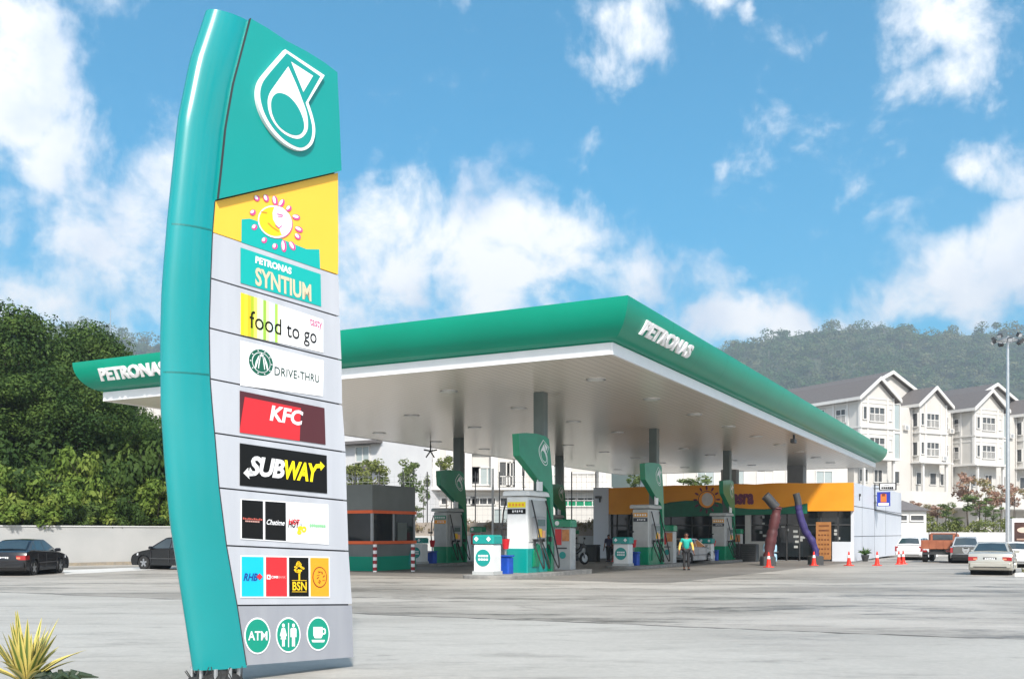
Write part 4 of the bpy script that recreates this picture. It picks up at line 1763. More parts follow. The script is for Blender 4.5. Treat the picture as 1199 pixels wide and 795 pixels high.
KINDS_ = {
    'sedan': dict(L=2.2, top=[(-2.17, .42), (-2.2, .60), (-2.16, .84), (-2.08, .99), (-1.55, 1.05), (-1.0, 1.02), (.3, .97), (.95, .95), (1.55, .86), (2.02, .72), (2.17, .55), (2.18, .34), (2.08, .20)],
                  wheels=(-1.28, 1.34), r=.31, w=.85,
                  cabin=[(-1.78, 1.02), (-1.05, 1.39), (-.75, 1.44), (0, 1.45), (.22, 1.42), (1.08, .94)],
                  wins=[[(-.98, 1.04), (-.92, 1.36), (-.68, 1.385), (-.28, 1.39), (-.24, 1.0)], [(-.17, 1.0), (-.2, 1.39), (.15, 1.375), (.84, .985)], [(-1.42, 1.055), (-1.03, 1.31), (-1.05, 1.04)]],
                  ws=((.27, 1.40), (1.05, .965)), rw=((-1.10, 1.37), (-1.72, 1.055)), seams=(-.2, -1.02, .85)),
    'hatch': dict(L=2.05, top=[(-1.98, .40), (-2.02, .60), (-2.02, .85), (-1.95, 1.02), (-1.0, 1.03), (.3, .98), (.9, .96), (1.5, .86), (1.92, .70), (2.02, .52), (2.02, .34), (1.94, .20)],
                  wheels=(-1.22, 1.28), r=.31, w=.84,
                  cabin=[(-1.97, 1.01), (-1.62, 1.44), (-1.2, 1.5), (-.1, 1.51), (.15, 1.48), (1.05, .95)],
                  wins=[[(-1.1, 1.05), (-1.06, 1.42), (-.7, 1.44), (-.3, 1.44), (-.26, 1.01)], [(-.19, 1.0), (-.22, 1.44), (.12, 1.42), (.82, .99)], [(-1.75, 1.08), (-1.52, 1.39), (-1.15, 1.42), (-1.18, 1.06)]],
                  ws=((.2, 1.46), (1.02, .965)), rw=((-1.63, 1.41), (-1.92, 1.07)), seams=(-.22, -1.14, .83)),
    'pickup': dict(L=2.55, top=[(-2.5, .50), (-2.52, .75), (-2.52, 1.12), (-.72, 1.12), (-.7, 1.1), (.6, 1.09), (1.15, 1.07), (1.9, 1.02), (2.3, .92), (2.48, .7), (2.5, .45), (2.4, .32)],
                   wheels=(-1.5, 1.58), r=.37, w=.9,
                   cabin=[(-.95, 1.10), (-.72, 1.66), (-.5, 1.72), (.35, 1.72), (.55, 1.68), (1.28, 1.06)],
                   wins=[[(-.72, 1.14), (-.62, 1.6), (-.1, 1.63), (-.06, 1.11)], [(.02, 1.11), (-.02, 1.63), (.42, 1.6), (1.02, 1.1)]],
                   ws=((.58, 1.65), (1.24, 1.09)), rw=((-.75, 1.62), (-.92, 1.14)), seams=(-.02, -.82, 1.0)),
}


def make_car(kind, name, paint, lower=None):
    K = KINDS_[kind]
    root = empty(name, (0, 0, 0))
    wv = K['w']
    xr, xf = K['wheels']
    rr = K['r'] + .07
    zs = K['top'][-1][1]

    def arch(xc):
        a0 = math.asin((zs - K['r']) / rr)
        return [(xc + rr * math.cos(a), K['r'] + rr * math.sin(a)) for a in np.linspace(a0, math.pi - a0, 11)]
    side_ = smooth_pts(K['top'], (0, len(K['top']) - 1), 1) + arch(xf) + arch(xr) + [(K['top'][0][0] + .1, zs + .05)]
    cx_, cz_ = 0.0, .62

    def sl(y, kx, kz, lift=0):
        out = []
        for x, z in side_:
            out.append((cx_ + (x - cx_) * kx, y, cz_ + (z - cz_) * kz if z > .55 else z))
        return out
    rows = [sl(-wv + .03, .975, .90), sl(-wv, .985, .95), sl(-wv + .10, .995, .985), sl(-wv * .55, 1.01, 1.01), sl(0, 1.02, 1.02), sl(wv * .55, 1.01, 1.01),
            sl(wv - .10, .995, .985), sl(wv, .985, .95), sl(wv - .03, .975, .90)]
    b = MB()
    b.loft(rows, paint)
    body = b.build('body', root, smooth=True, angle=38)
    b = MB()
    b.box(-K['L'] + .2, K['L'] - .2, -wv + .12, wv - .12, .22, .62, M_BLACK)
    for xc in (xr, xf):
        b.ycyl(xc, -wv + .10, wv - .10, K['r'], rr - .005, M_BLACK)
    b.build('underbody', root)
    zb = min(z for x, z in K['cabin'])
    zt = max(z for x, z in K['cabin'])

    def hw(z, e=0):
        return (wv - .07) - .20 * max(0, (z - zb)) / (zt - zb) + e
    cab = smooth_pts(K['cabin'], (0, len(K['cabin']) - 1), 2)
    b = MB()
    n_ = len(cab)
    L_s = [(x, -hw(z), z) for x, z in cab]
    R_s = [(x, hw(z), z) for x, z in cab]
    M_s = [(x, 0, z + .03) for x, z in cab]
    b.loft([L_s, M_s, R_s], paint)
    b.build('cabin', root, smooth=True, angle=30)
    for wn_ in K['wins']:
        for s in (-1, 1):
            b = MB()
            f = lambda x, z, d, s=s: (x, s * (hw(z) + d), z)
            b.prism(wn_, f, -.02, .006, M_CARGL)
            b.build('side_window', root)
    for nm, key, sg in (('windscreen', 'ws', 1), ('rear_window', 'rw', -1)):
        (xa, za_), (xb, zb_) = K[key]
        rows = []
        for d in (.012, -.03):
            rr_ = []
            for j in range(5):
                u = -1 + j / 2
                rr_.append((xa + sg * d, u * (hw(za_) - .09), za_ + d + .026 * (1 - abs(u)) + .002))
            for j in range(5):
                u = 1 - j / 2
                rr_.append((xb + sg * d + 0, u * (hw(zb_) - .07), zb_ + d + .026 * (1 - abs(u)) + .002))
            rows.append(rr_)
        b = MB()
        b.loft(rows, M_CARGL)
        b.build(nm, root)
    # door seams and handles
    for s in (-1, 1):
        b = MB()
        for x in K['seams']:
            b.box(x - .008, x + .008, s * wv - .005, s * wv + .002, .32, zb - .06, M_SEAM)
        b.box(xr + .4, xf - .4, s * wv - .01, s * wv + .012, .50, .54, M_DARK)
        b.build('door_seam', root)
    for s in (-1, 1):
        for x in K['seams'][:2]:
            b = MB()
            b.box(x - (-.12 if x < K['seams'][0] - .1 else .28), x - (-.30 if x < K['seams'][0] - .1 else .10), s * wv - .01, s * wv + .03, zb - .16, zb - .13, paint)
            b.build('door_handle', root)
    for s in (-1, 1):
        b = MB()
        x = K['seams'][2] - .05
        b.rbox(x - .07, x + .05, *(sorted((s * (wv - .05), s * (wv + .17)))), zb + .0, zb + .14, paint, .03)
        b.build('mirror', root)
    # lamps, bumpers, plate
    xe, xn = K['top'][0][0], K['top'][-3][0]
    for s in (-1, 1):
        b = MB()
        zl = zb - .25
        if kind == 'sedan':
            b.box(xe - .03, xe + .35, *sorted((s * (wv - .36), s * (wv + .004))), zl - .04, zl + .13, M_TAIL)
            b.box(xe - .036, xe - .02, *sorted((s * (wv - .34), s * (wv - .2))), zl, zl + .07, mat('amber_lamp', '#d88a6a', rough=.2))
        else:
            b.box(xe - .03, xe + .22, *sorted((s * (wv - .2), s * (wv + .004))), zl - .10, zl + .22, M_TAIL)
        b.build('tail_lamp', root)
        b = MB()
        b.loft([[(xn - .45, s * (wv - .015), .78), (xn - .45, s * (wv - .015), .66), (xn + .01, s * (wv - .30), .58), (xn + .01, s * (wv - .30), .68)],
                [(xn - .42, s * (wv + .01), .76), (xn - .42, s * (wv + .01), .66), (xn - .02, s * (wv - .18), .60), (xn - .05, s * (wv - .18), .71)]], M_HEADL)
        b.build('headlight', root)
    b = MB()
    b.box(xe - .045, xe - .02, -.26, .26, zb - .26, zb - .14, M_PLATE)
    for k in range(6):
        b.box(xe - .05, xe - .04, -.2 + .07 * k, -.155 + .07 * k, zb - .235, zb - .165, I_WHITE)
    b.build('number_plate', root)
    b = MB()
    b.rbox(xe - .07, xe + .25, -wv + .05, wv - .05, .36, .56, lower or paint, .03)
    b.box(xe - .075, xe - .06, -wv + .2, wv - .2, .36, .40, M_BLACK)
    b.build('rear_bumper', root)
    b = MB()
    b.rbox(xn - .2, xn + .05, -wv + .12, wv - .12, .30, .48, lower or paint, .03)
    b.build('front_bumper', root)
    for xc in (xr, xf):
        for s in (-1, 1):
            b = MB()
            yo = s * (wv - .02)
            yi = s * (wv - .22)
            prof_ = [(.6, yi), (.93, yi), (1, yi + s * .03), (1, yo - s * .03), (.94, yo), (.66, yo), (.64, yo - s * .03)]
            rws = [[(xc + K['r'] * r_ * math.cos(a), y, K['r'] + K['r'] * r_ * math.sin(a)) for a in (2 * math.pi * j / 20 for j in range(20))] for r_, y in prof_]
            b.loft(rws, M_TYRE)
            wh = b.build('wheel', root, smooth=True, angle=35)
            b = MB()
            b.ycyl(xc, *sorted((yo - s * .06, yo - s * .05)), K['r'], K['r'] * .64, M_DARK)
            for k in range(5):
                a = k * 2 * math.pi / 5 + .3
                c_, s2 = math.cos(a), math.sin(a)
                f = lambda u, v, d: (xc + u * c_ - v * s2, yo - s * .035 + s * d, K['r'] + u * s2 + v * c_)
                b.prism([(.03, -.045), (K['r'] * .62, -.035), (K['r'] * .62, .035), (.03, .045)], f, -.01, .02, M_RIM)
            b.ycyl(xc, *sorted((yo - s * .05, yo - s * .01)), K['r'], .06, M_RIM)
            b.build('rim', wh)
    return root


def put_car(kind, name, paint, px, py, head, scale, label, cat, lower=None, ref=(0, 0)):
    """ref: the car's own (x, y) point that stands at the given ground place"""
    o = make_car(kind, name, paint, lower)
    g_ = ground_at(px, py)
    ang = math.atan2(head[1], head[0])
    h = Vector((math.cos(ang), math.sin(ang), 0))
    l = Vector((-h.y, h.x, 0))
    p = g_ - (h * ref[0] + l * ref[1]) * scale
    p.z = gz(p.y)
    o.location = p
    o.rotation_euler = (0, 0, ang)
    o.scale = (scale, scale, scale)
    return tag(o, label, cat)


P_BLACK = carpaint('car_black', (.005, .0055, .008), .0)
P_BLACK2 = carpaint('car_black_blue', (.006, .0065, .008), .0)
P_SILVER = carpaint('car_champagne', (.52, .50, .44), .45)
P_WHITE = carpaint('car_white', (.72, .72, .72), .0)
P_GREYT = carpaint('car_graphite', (.11, .11, .11), .4)
P_SILV2 = carpaint('car_silver', (.48, .49, .50), .5)
put_car('sedan', 'parked_car', P_BLACK, 40, 673.3, (-.06, 1), .93, 'black saloon seen from behind, cut off at the left edge', 'car', ref=(-1.28, -.8))
put_car('hatch', 'parked_car', P_BLACK2, 168, 666.3, (-.93, .37), .98, 'black hatchback nosing out left from behind the pylon', 'car', ref=(1.28, .8))
put_car('sedan', 'parked_car', P_SILVER, 1137.5, 672.3, (.50, .866), .86, 'champagne silver saloon seen from behind on the right', 'car', ref=(-1.28, .8))
pk = put_car('pickup', 'pickup_truck', P_SILV2, 1115, 659, (.42, .9), .92, 'grey and silver pickup truck ahead of the silver saloon', 'pickup', lower=M_DARK, ref=(-1.5, .8))
b = MB()
b.rbox(-2.56, -2.48, -.76, .76, .66, 1.10, carpaint('tailgate_grey', (.13, .13, .125), .3), .03)
b.box(-2.575, -2.555, -.13, .13, .96, 1.03, M_BLACK)
b.prism(ell(0, .82, .06, .06, 14), lambda u, v, d: (-2.56 - d, u, v), 0, .012, M_CHROME)
b.build('tailgate', pk)
b = MB()
b.rbox(-2.7, -2.5, -.82, .82, .42, .60, M_BLACK, .03)
b.build('step_bumper', pk)
put_car('hatch', 'parked_car', P_WHITE, 1062, 655.5, (.6, .8), 1.08, 'white hatchback half hidden behind the shop end wall', 'car', ref=(-1.22, .3))
put_car('hatch', 'parked_car', P_WHITE, 1176, 664, (.45, .89), .84, 'white hatchback at right edge beyond the silver saloon', 'car', ref=(-1.22, .6))
put_car('hatch', 'parked_car', P_SILV2, 797, 659.5, (.62, .78), .98, 'silver hatchback fuelling behind the attendant', 'car', ref=(-1.22, -.2))

# orange open lorry
lg = ground_at(1101, 657.5)
lor = empty('lorry', lg, math.atan2(.86, .5))
tag(lor, 'small orange open-bed lorry between the pickup and white hatchback', 'lorry')
M_LOR = mat('lorry_orange', '#a8674a', '#96583e', scale=2, rough=.5)
b = MB()
b.box(-1.9, 1.2, -.9, .9, .85, .95, M_LOR)
for y in (-.9, .84):
    b.box(-1.9, 1.2, y, y + .06, .95, 1.4, M_LOR)
b.box(-1.96, -1.9, -.9, .9, .85, 1.4, M_LOR)
for k in range(5):
    b.box(-1.985, -1.96, -.85 + k * .41, -.81 + k * .41, .88, 1.38, M_LOR)
b.build('cargo_bed', lor)
b = MB()
b.rbox(1.3, 2.8, -.85, .85, .6, 1.85, M_LOR, .12)
b.build('cab', lor)
b = MB()
b.box(1.285, 1.3, -.6, .6, 1.3, 1.75, M_CARGL)
b.build('rear_window', lor)
b = MB()
for x in (1.22,):
    for y in (-.85, .8):
        b.box(x, x + .05, y, y + .05, .95, 1.95, M_DARK)
    b.box(x, x + .05, -.85, .85, 1.9, 1.95, M_DARK)
b.build('rack', lor)
b = MB()
b.box(-1.8, 2.6, -.4, .4, .5, .8, M_DARK)
b.box(-1.95, -1.85, -.8, .8, .5, .62, M_DARK)
b.build('chassis', lor)
for s in (-1, 1):
    b = MB()
    b.box(-1.98, -1.94, *sorted((s * .55, s * .8)), .66, .78, M_TAIL)
    b.build('tail_lamp', lor)
    for x in (-1.2, 2.05):
        b = MB()
        b.ycyl(x, *sorted((s * .62, s * .88)), .36, .36, M_TYRE)
        b.build('wheel', lor)

# motorcycle behind the near pump
mg = ground_at(673, 661)
mo = empty('motorcycle', mg, R(35))
mo.scale = (1.12,) * 3
tag(mo, 'black motorcycle parked in shade right of the nearest island', 'motorcycle')
for x in (-.62, .62):
    b = MB()
    rws = []
    for r_, y in ((.2, -.05), (.3, -.04), (.31, 0), (.3, .04), (.2, .05)):
        rws.append([(x + r_ * math.cos(a), y, .31 + r_ * math.sin(a)) for a in (2 * math.pi * j / 18 for j in range(18))])
    b.loft(rws, M_TYRE, caps=False)
    b.ycyl(x, -.02, .02, .31, .2, M_STEEL)
    b.build('wheel', mo, smooth=True)
b = MB()
b.tube([(-.6, 0, .45), (-.3, 0, .6), (.1, 0, .62), (.35, 0, .78), (.42, 0, .95)], [.1, .15, .12, .1, .07], M_BLACK, n=10)
b.tube([(-.25, 0, .3), (.15, 0, .35)], .14, M_DARK, n=10)
b.build('frame', mo, smooth=True)
b = MB()
b.tube([(-.75, 0, .82), (-.5, 0, .80), (-.1, 0, .74), (.1, 0, .74)], [.06, .13, .14, .08], M_RUBBER, n=10)
b.build('seat', mo, smooth=True)
b = MB()
b.tube([(.62, .06, .31), (.42, .06, .95)], .03, M_STEEL, n=6)
b.tube([(.62, -.06, .31), (.42, -.06, .95)], .03, M_STEEL, n=6)
b.build('fork', mo)
b = MB()
b.tube([(.28, .36, 1.06), (.38, .15, 1.05), (.42, 0, 1.02), (.38, -.15, 1.05), (.28, -.36, 1.06)], .022, M_BLACK, n=6)
for s in (-1, 1):
    b.tube([(.34, s * .24, 1.06), (.36, s * .32, 1.28)], .012, M_BLACK, n=5)
    b.box(.34, .37, s * .32 - .06, s * .32 + .06, 1.26, 1.36, M_BLACK)
b.build('handlebar', mo)
b = MB()
b.rbox(.4, .6, -.14, .14, .82, 1.06, M_BLACK, .05)
b.build('front_fairing', mo)


# ------------------------------------------------------------------ people
def skin_mesh(name, parent, verts, edges, radii, m, root=0, sub=1):
    me = bpy.data.meshes.new(name)
    me.from_pydata(verts, edges, [])
    me.materials.append(m)
    o = bpy.data.objects.new(name, me)
    COL.objects.link(o)
    setparent(o, parent)
    sk = o.modifiers.new('skin', 'SKIN')
    for i, r_ in enumerate(radii):
        d = me.skin_vertices[0].data[i]
        d.radius = (r_, r_) if not isinstance(r_, tuple) else r_
        d.use_root = (i == root)
    sk.use_smooth_shade = True
    ss = o.modifiers.new('subsurf', 'SUBSURF')
    ss.levels = ss.render_levels = sub
    return o


M_SKIN = mat('skin', '#7a4a34', '#6c4030', scale=6, rough=.5)
M_HAIR = mat('hair', (.012, .010, .010), (.02, .016, .014), scale=20, rough=.5)


def person(loc, rz, h, shirt, sleeve, trousers, label, la=(.30, .02, .80), ra=(-.30, .02, .80), le=(.27, -.02, 1.10), re=(-.27, -.02, 1.10), stride=0.06, shoes=M_BLACK):
    """faces +y locally; y is forward, x to the figure's left hand side is positive"""
    root = empty('person', loc, rz, h / 1.72)
    tag(root, label, 'person')
    hipL, hipR = (.09, 0, .90), (-.09, 0, .90)
    kL, kR = (.10, stride * .6, .49), (-.10, -stride * .4, .49)
    aL, aR = (.10, stride, .09), (-.11, -stride, .09)
    shL, shR = (.185, -.01, 1.41), (-.185, -.01, 1.41)
    V = [(0, 0, .95), (0, .01, 1.12), (0, 0, 1.30), (0, -.01, 1.43), (0, 0, 1.50), (0, .02, 1.60), (0, .02, 1.68),
         shL, le, la, shR, re, ra, hipL, kL, aL, hipR, kR, aR, (aL[0] + .02, aL[1] + .16, .035), (aR[0] - .02, aR[1] + .16, .035)]
    E = [(0, 1), (1, 2), (2, 3), (3, 4), (4, 5), (5, 6), (3, 7), (7, 8), (8, 9), (3, 10), (10, 11), (11, 12), (0, 13), (13, 14), (14, 15), (0, 16), (16, 17), (17, 18), (15, 19), (18, 20)]
    rad = [.12, .115, .13, .09, .052, .088, .07, .055, .042, .03, .055, .042, .03, .085, .058, .04, .085, .058, .04, .03, .03]
    # hands: palm then five fingers, each a short bent chain
    for wr, el, s in ((9, le, 1), (12, re, -1)):
        wv_ = Vector(V[wr])
        d = (wv_ - Vector(el)).normalized()
        side_ = Vector((0, 1, 0)) if abs(d.y) < .8 else Vector((0, 0, 1))
        side_ = (side_ - d * side_.dot(d)).normalized()
        inn = d.cross(side_).normalized() * s
        palm = wv_ + d * .06
        V.append(tuple(palm))
        rad.append((.022, .034))
        E.append((wr, len(V) - 1))
        pi_ = len(V) - 1
        for k, (off_, ln) in enumerate(((.03, .075), (.011, .085), (-.009, .08), (-.028, .06))):
            a_ = palm + d * .035 + side_ * off_
            b_ = a_ + d * ln * .5 + inn * .008
            c_ = b_ + d * ln * .4 + inn * .025
            i0 = len(V)
            V += [tuple(a_), tuple(b_), tuple(c_)]
            rad += [.0095, .009, .007]
            E += [(pi_, i0), (i0, i0 + 1), (i0 + 1, i0 + 2)]
        t0 = palm + side_ * .035 - d * .02
        t1 = t0 + side_ * .025 + d * .03 + inn * .015
        t2_ = t1 + d * .03 + inn * .015
        i0 = len(V)
        V += [tuple(t0), tuple(t1), tuple(t2_)]
        rad += [.012, .010, .008]
        E += [(pi_, i0), (i0, i0 + 1), (i0 + 1, i0 + 2)]
    skin_mesh('body', root, V, E, rad, M_SKIN)
    # face
    b = MB()
    for s in (-1, 1):
        b.lathe([(.004, .0), (.012, .005), (.004, .01)], I_WHITE, n=8)
    f = MB()
    for s in (-1, 1):
        f.box(s * .034 - .013, s * .034 + .013, .098, .108, 1.612, 1.624, M_HAIR)
    f.box(-.011, .011, .10, .125, 1.575, 1.61, M_SKIN)
    f.box(-.026, .026, .098, .106, 1.545, 1.553, mat('lips', '#6a2f2a', rough=.5))
    for s in (-1, 1):
        f.box(*sorted((s * .083, s * .098)), .0, .03, 1.58, 1.635, M_SKIN)
    f.build('face', root)
    skin_mesh('hair', root, [(0, -.01, 1.60), (0, -.005, 1.67), (0, .02, 1.70)], [(0, 1), (1, 2)], [.092, .092, .07], M_HAIR, sub=2)
    mid = lambda a_, b_, t: tuple(Vector(a_).lerp(Vector(b_), t))
    SV = [(0, 0, .92), (0, .01, 1.12), (0, 0, 1.30), (0, -.01, 1.42), shL, mid(shL, le, .8), shR, mid(shR, re, .8)]
    skin_mesh('shirt', root, SV, [(0, 1), (1, 2), (2, 3), (3, 4), (4, 5), (3, 6), (6, 7)], [(.15, .15), (.155, .155), (.17, .165), (.12, .12), .08, .066, .08, .066], shirt)
    if sleeve is not None:
        for sh_, el_, wr_ in ((shL, le, la), (shR, re, ra)):
            skin_mesh('sleeve', root, [mid(sh_, el_, .2), el_, mid(el_, wr_, .85)], [(0, 1), (1, 2)], [.08, .062, .048], sleeve)
    skin_mesh('trousers', root, [(0, 0, .97), hipL, kL, (aL[0], aL[1], .10), hipR, kR, (aR[0], aR[1], .10)], [(0, 1), (1, 2), (2, 3), (0, 4), (4, 5), (5, 6)], [(.15, .12), .105, .078, .06, .105, .078, .06], trousers)
    b = MB()
    for a_ in (aL, aR):
        b.rbox(a_[0] - .05, a_[0] + .05, a_[1] - .08, a_[1] + .19, 0, .09, shoes, .03)
    b.build('shoes', root)
    return root


person(ground_at(803.5, 667.3), R(180), 1.66, mat('vest_teal', '#12a596', '#0f9488', scale=3, rough=.7), mat('sleeve_yellow', '#e8c268', '#d8b058', scale=3, rough=.8),
       mat('trouser_black', (.014, .014, .016), (.02, .02, .02), rough=.8), 'pump attendant in teal vest, yellow sleeves and black trousers by right pump', la=(.33, .03, .86), ra=(-.33, .03, .86), le=(.29, -.04, 1.13), re=(-.29, -.04, 1.13), stride=.02)
person(ground_at(712.5, 657.5), R(20), 1.76, mat('shirt_navy', (.025, .025, .07), (.03, .03, .06), rough=.8), None, mat('trouser_dark', (.015, .015, .018), (.02, .02, .02), rough=.8),
       'person in dark navy top and black trousers seen from behind', la=(.24, .16, .95), ra=(-.30, .02, .83), stride=.12)
person(ground_at(722, 658.5), R(150), 1.60, mat('shirt_pale', (.62, .58, .55), (.5, .46, .44), scale=8, rough=.8), None, mat('trouser_red', '#7a2a28', '#5a1f20', rough=.8),
       'person in pale top half hidden behind the right cabinet', la=(.2, .2, 1.02), stride=.04)

# ------------------------------------------------------------------ right edge: wall, guard house, light mast, board, kerbed bed
b = MB()
w0, w1 = ground_at(1040, 650.5), ground_at(1290, 651.5)
dv = (w1 - w0)
ln = math.hypot(dv.x, dv.y)
rw = empty('boundary_wall', w0, math.atan2(dv.y, dv.x))
tag(rw, 'long pale boundary wall with bright coping behind the right car lane', 'wall')
M_WALLC = mat('wall_cream', (.42, .41, .40), (.36, .35, .34), scale=1.2, rough=.8)
b.box(0, ln, 0, .25, -.3, 1.35, M_WALLC)
for x in np.arange(3, ln, 4):
    b.box(x, x + .06, -.015, 0, 0, 1.3, M_GREY)
b.build('wall_panel', rw)
b = MB()
b.box(-.1, ln, -.2, .4, 1.355, 2.2, mat('coping_pale', (.66, .64, .61), (.6, .58, .56), scale=1, rough=.7))
b.build('coping', rw)
mp_ = at(1180, 624, 74)
ms = empty('light_mast', (mp_.x, mp_.y, gz(74)))
tag(ms, 'tall slender steel floodlight mast rising at the right edge', 'light mast')
b = MB()
zt = at(1180, 394, 74).z - gz(74)
b.cyl((0, 0), .17, 0, zt, M_STEEL, n=12, r1=.10)
b.build('pole', ms, smooth=True)
b = MB()
rows = []
for r_, z in ((.75, -.06), (.8, 0), (.75, .06)):
    rows.append([(r_ * math.cos(a), r_ * math.sin(a), zt - .3 + z) for a in (2 * math.pi * j / 20 for j in range(20))])
b.loft(rows, M_STEEL, caps=False)
for k in range(4):
    a = k * math.pi / 2
    b.tube([(0, 0, zt - .3), (.8 * math.cos(a), .8 * math.sin(a), zt - .3)], .05, M_STEEL, n=6)
b.build('lamp_ring', ms)
for k in range(9):
    a = k / 9 * 6.283 + .2
    b = MB()
    c_, s_ = math.cos(a), math.sin(a)
    M = Matrix.Translation((1.0 * c_, 1.0 * s_, zt - .3 + (.25 if k % 2 else -.1))) @ Matrix.Rotation(a, 4, 'Z') @ Matrix.Rotation(R(35), 4, 'Y')
    b.box(-.1, .14, -.16, .16, -.14, .14, M_DARK, M)
    b.box(.14, .155, -.14, .14, -.12, .12, M_HEADL, M)
    b.build('floodlight', ms)
bd = ground_at(1196, 660)
hb = empty('advert_board', (bd.x, bd.y, bd.z), R(14))
tag(hb, 'white framed board with dark brown poster at the right edge', 'board')
b = MB()
b.box(-.62, 1.4, 0, .16, .4, 2.62, I_WHITE)
b.build('frame', hb)
b = MB()
b.box(-.5, 1.2, -.02, 0, .5, 2.4, flat('poster_dark', '#4a3028', '#38231f'))
b.prism(ell(.1, 1.95, .42, .16, 16), lambda u, v, d: (u, -.02 - d, v), 0, .01, flat('poster_pale', '#c8b0a0'))
for k in range(5):
    b.box(-.35, .75 - .1 * (k % 2), -.03, -.02, .7 + k * .17, .78 + k * .17, flat('poster_text', '#a58878'))
b.build('poster', hb)
b = MB()
b.box(-.5, -.4, .02, .12, 0, .4, M_GREY)
b.box(1.1, 1.2, .02, .12, 0, .4, M_GREY)
b.build('leg', hb)
# kerbed planting bed
kb = ground_at(1188, 675)
b = MB()
ring = [(0, 0), (.9, -.35), (6, -.8), (6, 2.6), (.9, .9)]
b.loft([[(kb.x + x, kb.y + y, gz(kb.y + y) - .05) for x, y in ring], [(kb.x + x, kb.y + y, gz(kb.y + y) + .14) for x, y in ring]], mat('kerb_pale', (.62, .61, .58), (.5, .49, .47), scale=4, rough=.8))
o = b.build('kerb')
tag(o, kind='structure')
b = MB()
ring2 = [(.35, .05), (.95, -.2), (6, -.6), (6, 2.3), (.95, .7)]
b.loft([[(kb.x + x, kb.y + y, gz(kb.y + y) + .0) for x, y in ring2], [(kb.x + x, kb.y + y, gz(kb.y + y) + .16) for x, y in ring2]], mat('soil', (.10, .075, .05), (.07, .05, .035), scale=6, rough=.95))
o = b.build('soil_bed')
tag(o, kind='structure')


def blades(name, n_, area, h0, h1, m, loc, seed, width=.02, label=None):
    rs_ = np.random.RandomState(seed)
    vs, fs = [], []
    for k in range(n_):
        x, y = area(rs_)
        a = rs_.uniform(0, 6.28)
        hh = rs_.uniform(h0, h1)
        lx, ly = rs_.normal(0, .25, 2) * hh
        dx, dy = math.cos(a) * width, math.sin(a) * width
        i = len(vs)
        vs += [(x - dx, y - dy, 0), (x + dx, y + dy, 0), (x + dx * .7 + lx * .4, y + dy * .7 + ly * .4, hh * .6), (x - dx * .7 + lx * .4, y - dy * .7 + ly * .4, hh * .6), (x + lx, y + ly, hh)]
        fs += [(i, i + 1, i + 2, i + 3), (i + 3, i + 2, i + 4)]
    me = bpy.data.meshes.new(name)
    me.from_pydata(vs, [], fs)
    me.materials.append(m)
    o = bpy.data.objects.new(name, me)
    COL.objects.link(o)
    o.location = loc
    o['kind'] = 'stuff'
    return o


ML_GR = leafmat('grass_blade', (.10, .13, .03), (.16, .16, .05), (.2, .18, .07), 2)
blades('bed_grass', 900, lambda r_: (r_.uniform(.5, 5.5), r_.uniform(-.1, .6)), .08, .22, ML_GR, (kb.x, kb.y, gz(kb.y) + .15), 3)

# ------------------------------------------------------------------ leaves
def leaf_arrays(centers, radii, per, size, rs_, squash=.8, up=.35):
    """quads spread through clumps; every leaf its own island"""
    C = np.repeat(np.asarray(centers, float), per, axis=0)
    Rr = np.repeat(np.asarray(radii, float), per)
    n_ = len(C)
    d = rs_.normal(size=(n_, 3))
    d /= np.linalg.norm(d, axis=1)[:, None]
    r_ = Rr * rs_.uniform(.35, 1.08, n_) ** .6
    P = C + d * r_[:, None] * np.array([1, 1, squash])
    nn = d + rs_.normal(size=(n_, 3)) * .55 + np.array([0, 0, up])
    nn /= np.linalg.norm(nn, axis=1)[:, None]
    t = np.cross(nn, rs_.normal(size=(n_, 3)))
    t /= np.linalg.norm(t, axis=1)[:, None]
    s = np.cross(nn, t)
    sz = size * rs_.uniform(.6, 1.35, n_)[:, None]
    a, b_ = t * sz, s * sz * .55
    V = np.stack([P - a, P - b_ + a * .1, P + a, P + b_ + a * .1], axis=1).reshape(-1, 3)
    return V


def quads_object(name, V, m, parent=None):
    n_ = len(V) // 4
    me = bpy.data.meshes.new(name)
    me.vertices.add(len(V))
    me.vertices.foreach_set('co', V.astype(np.float32).ravel())
    me.loops.add(n_ * 4)
    me.loops.foreach_set('vertex_index', np.arange(n_ * 4, dtype=np.int32))
    me.polygons.add(n_)
    me.polygons.foreach_set('loop_start', np.arange(n_, dtype=np.int32) * 4)
    me.polygons.foreach_set('loop_total', np.full(n_, 4, dtype=np.int32))
    me.materials.append(m)
    me.update(calc_edges=True)
    o = bpy.data.objects.new(name, me)
    COL.objects.link(o)
    if parent is not None:
        setparent(o, parent)
    return o


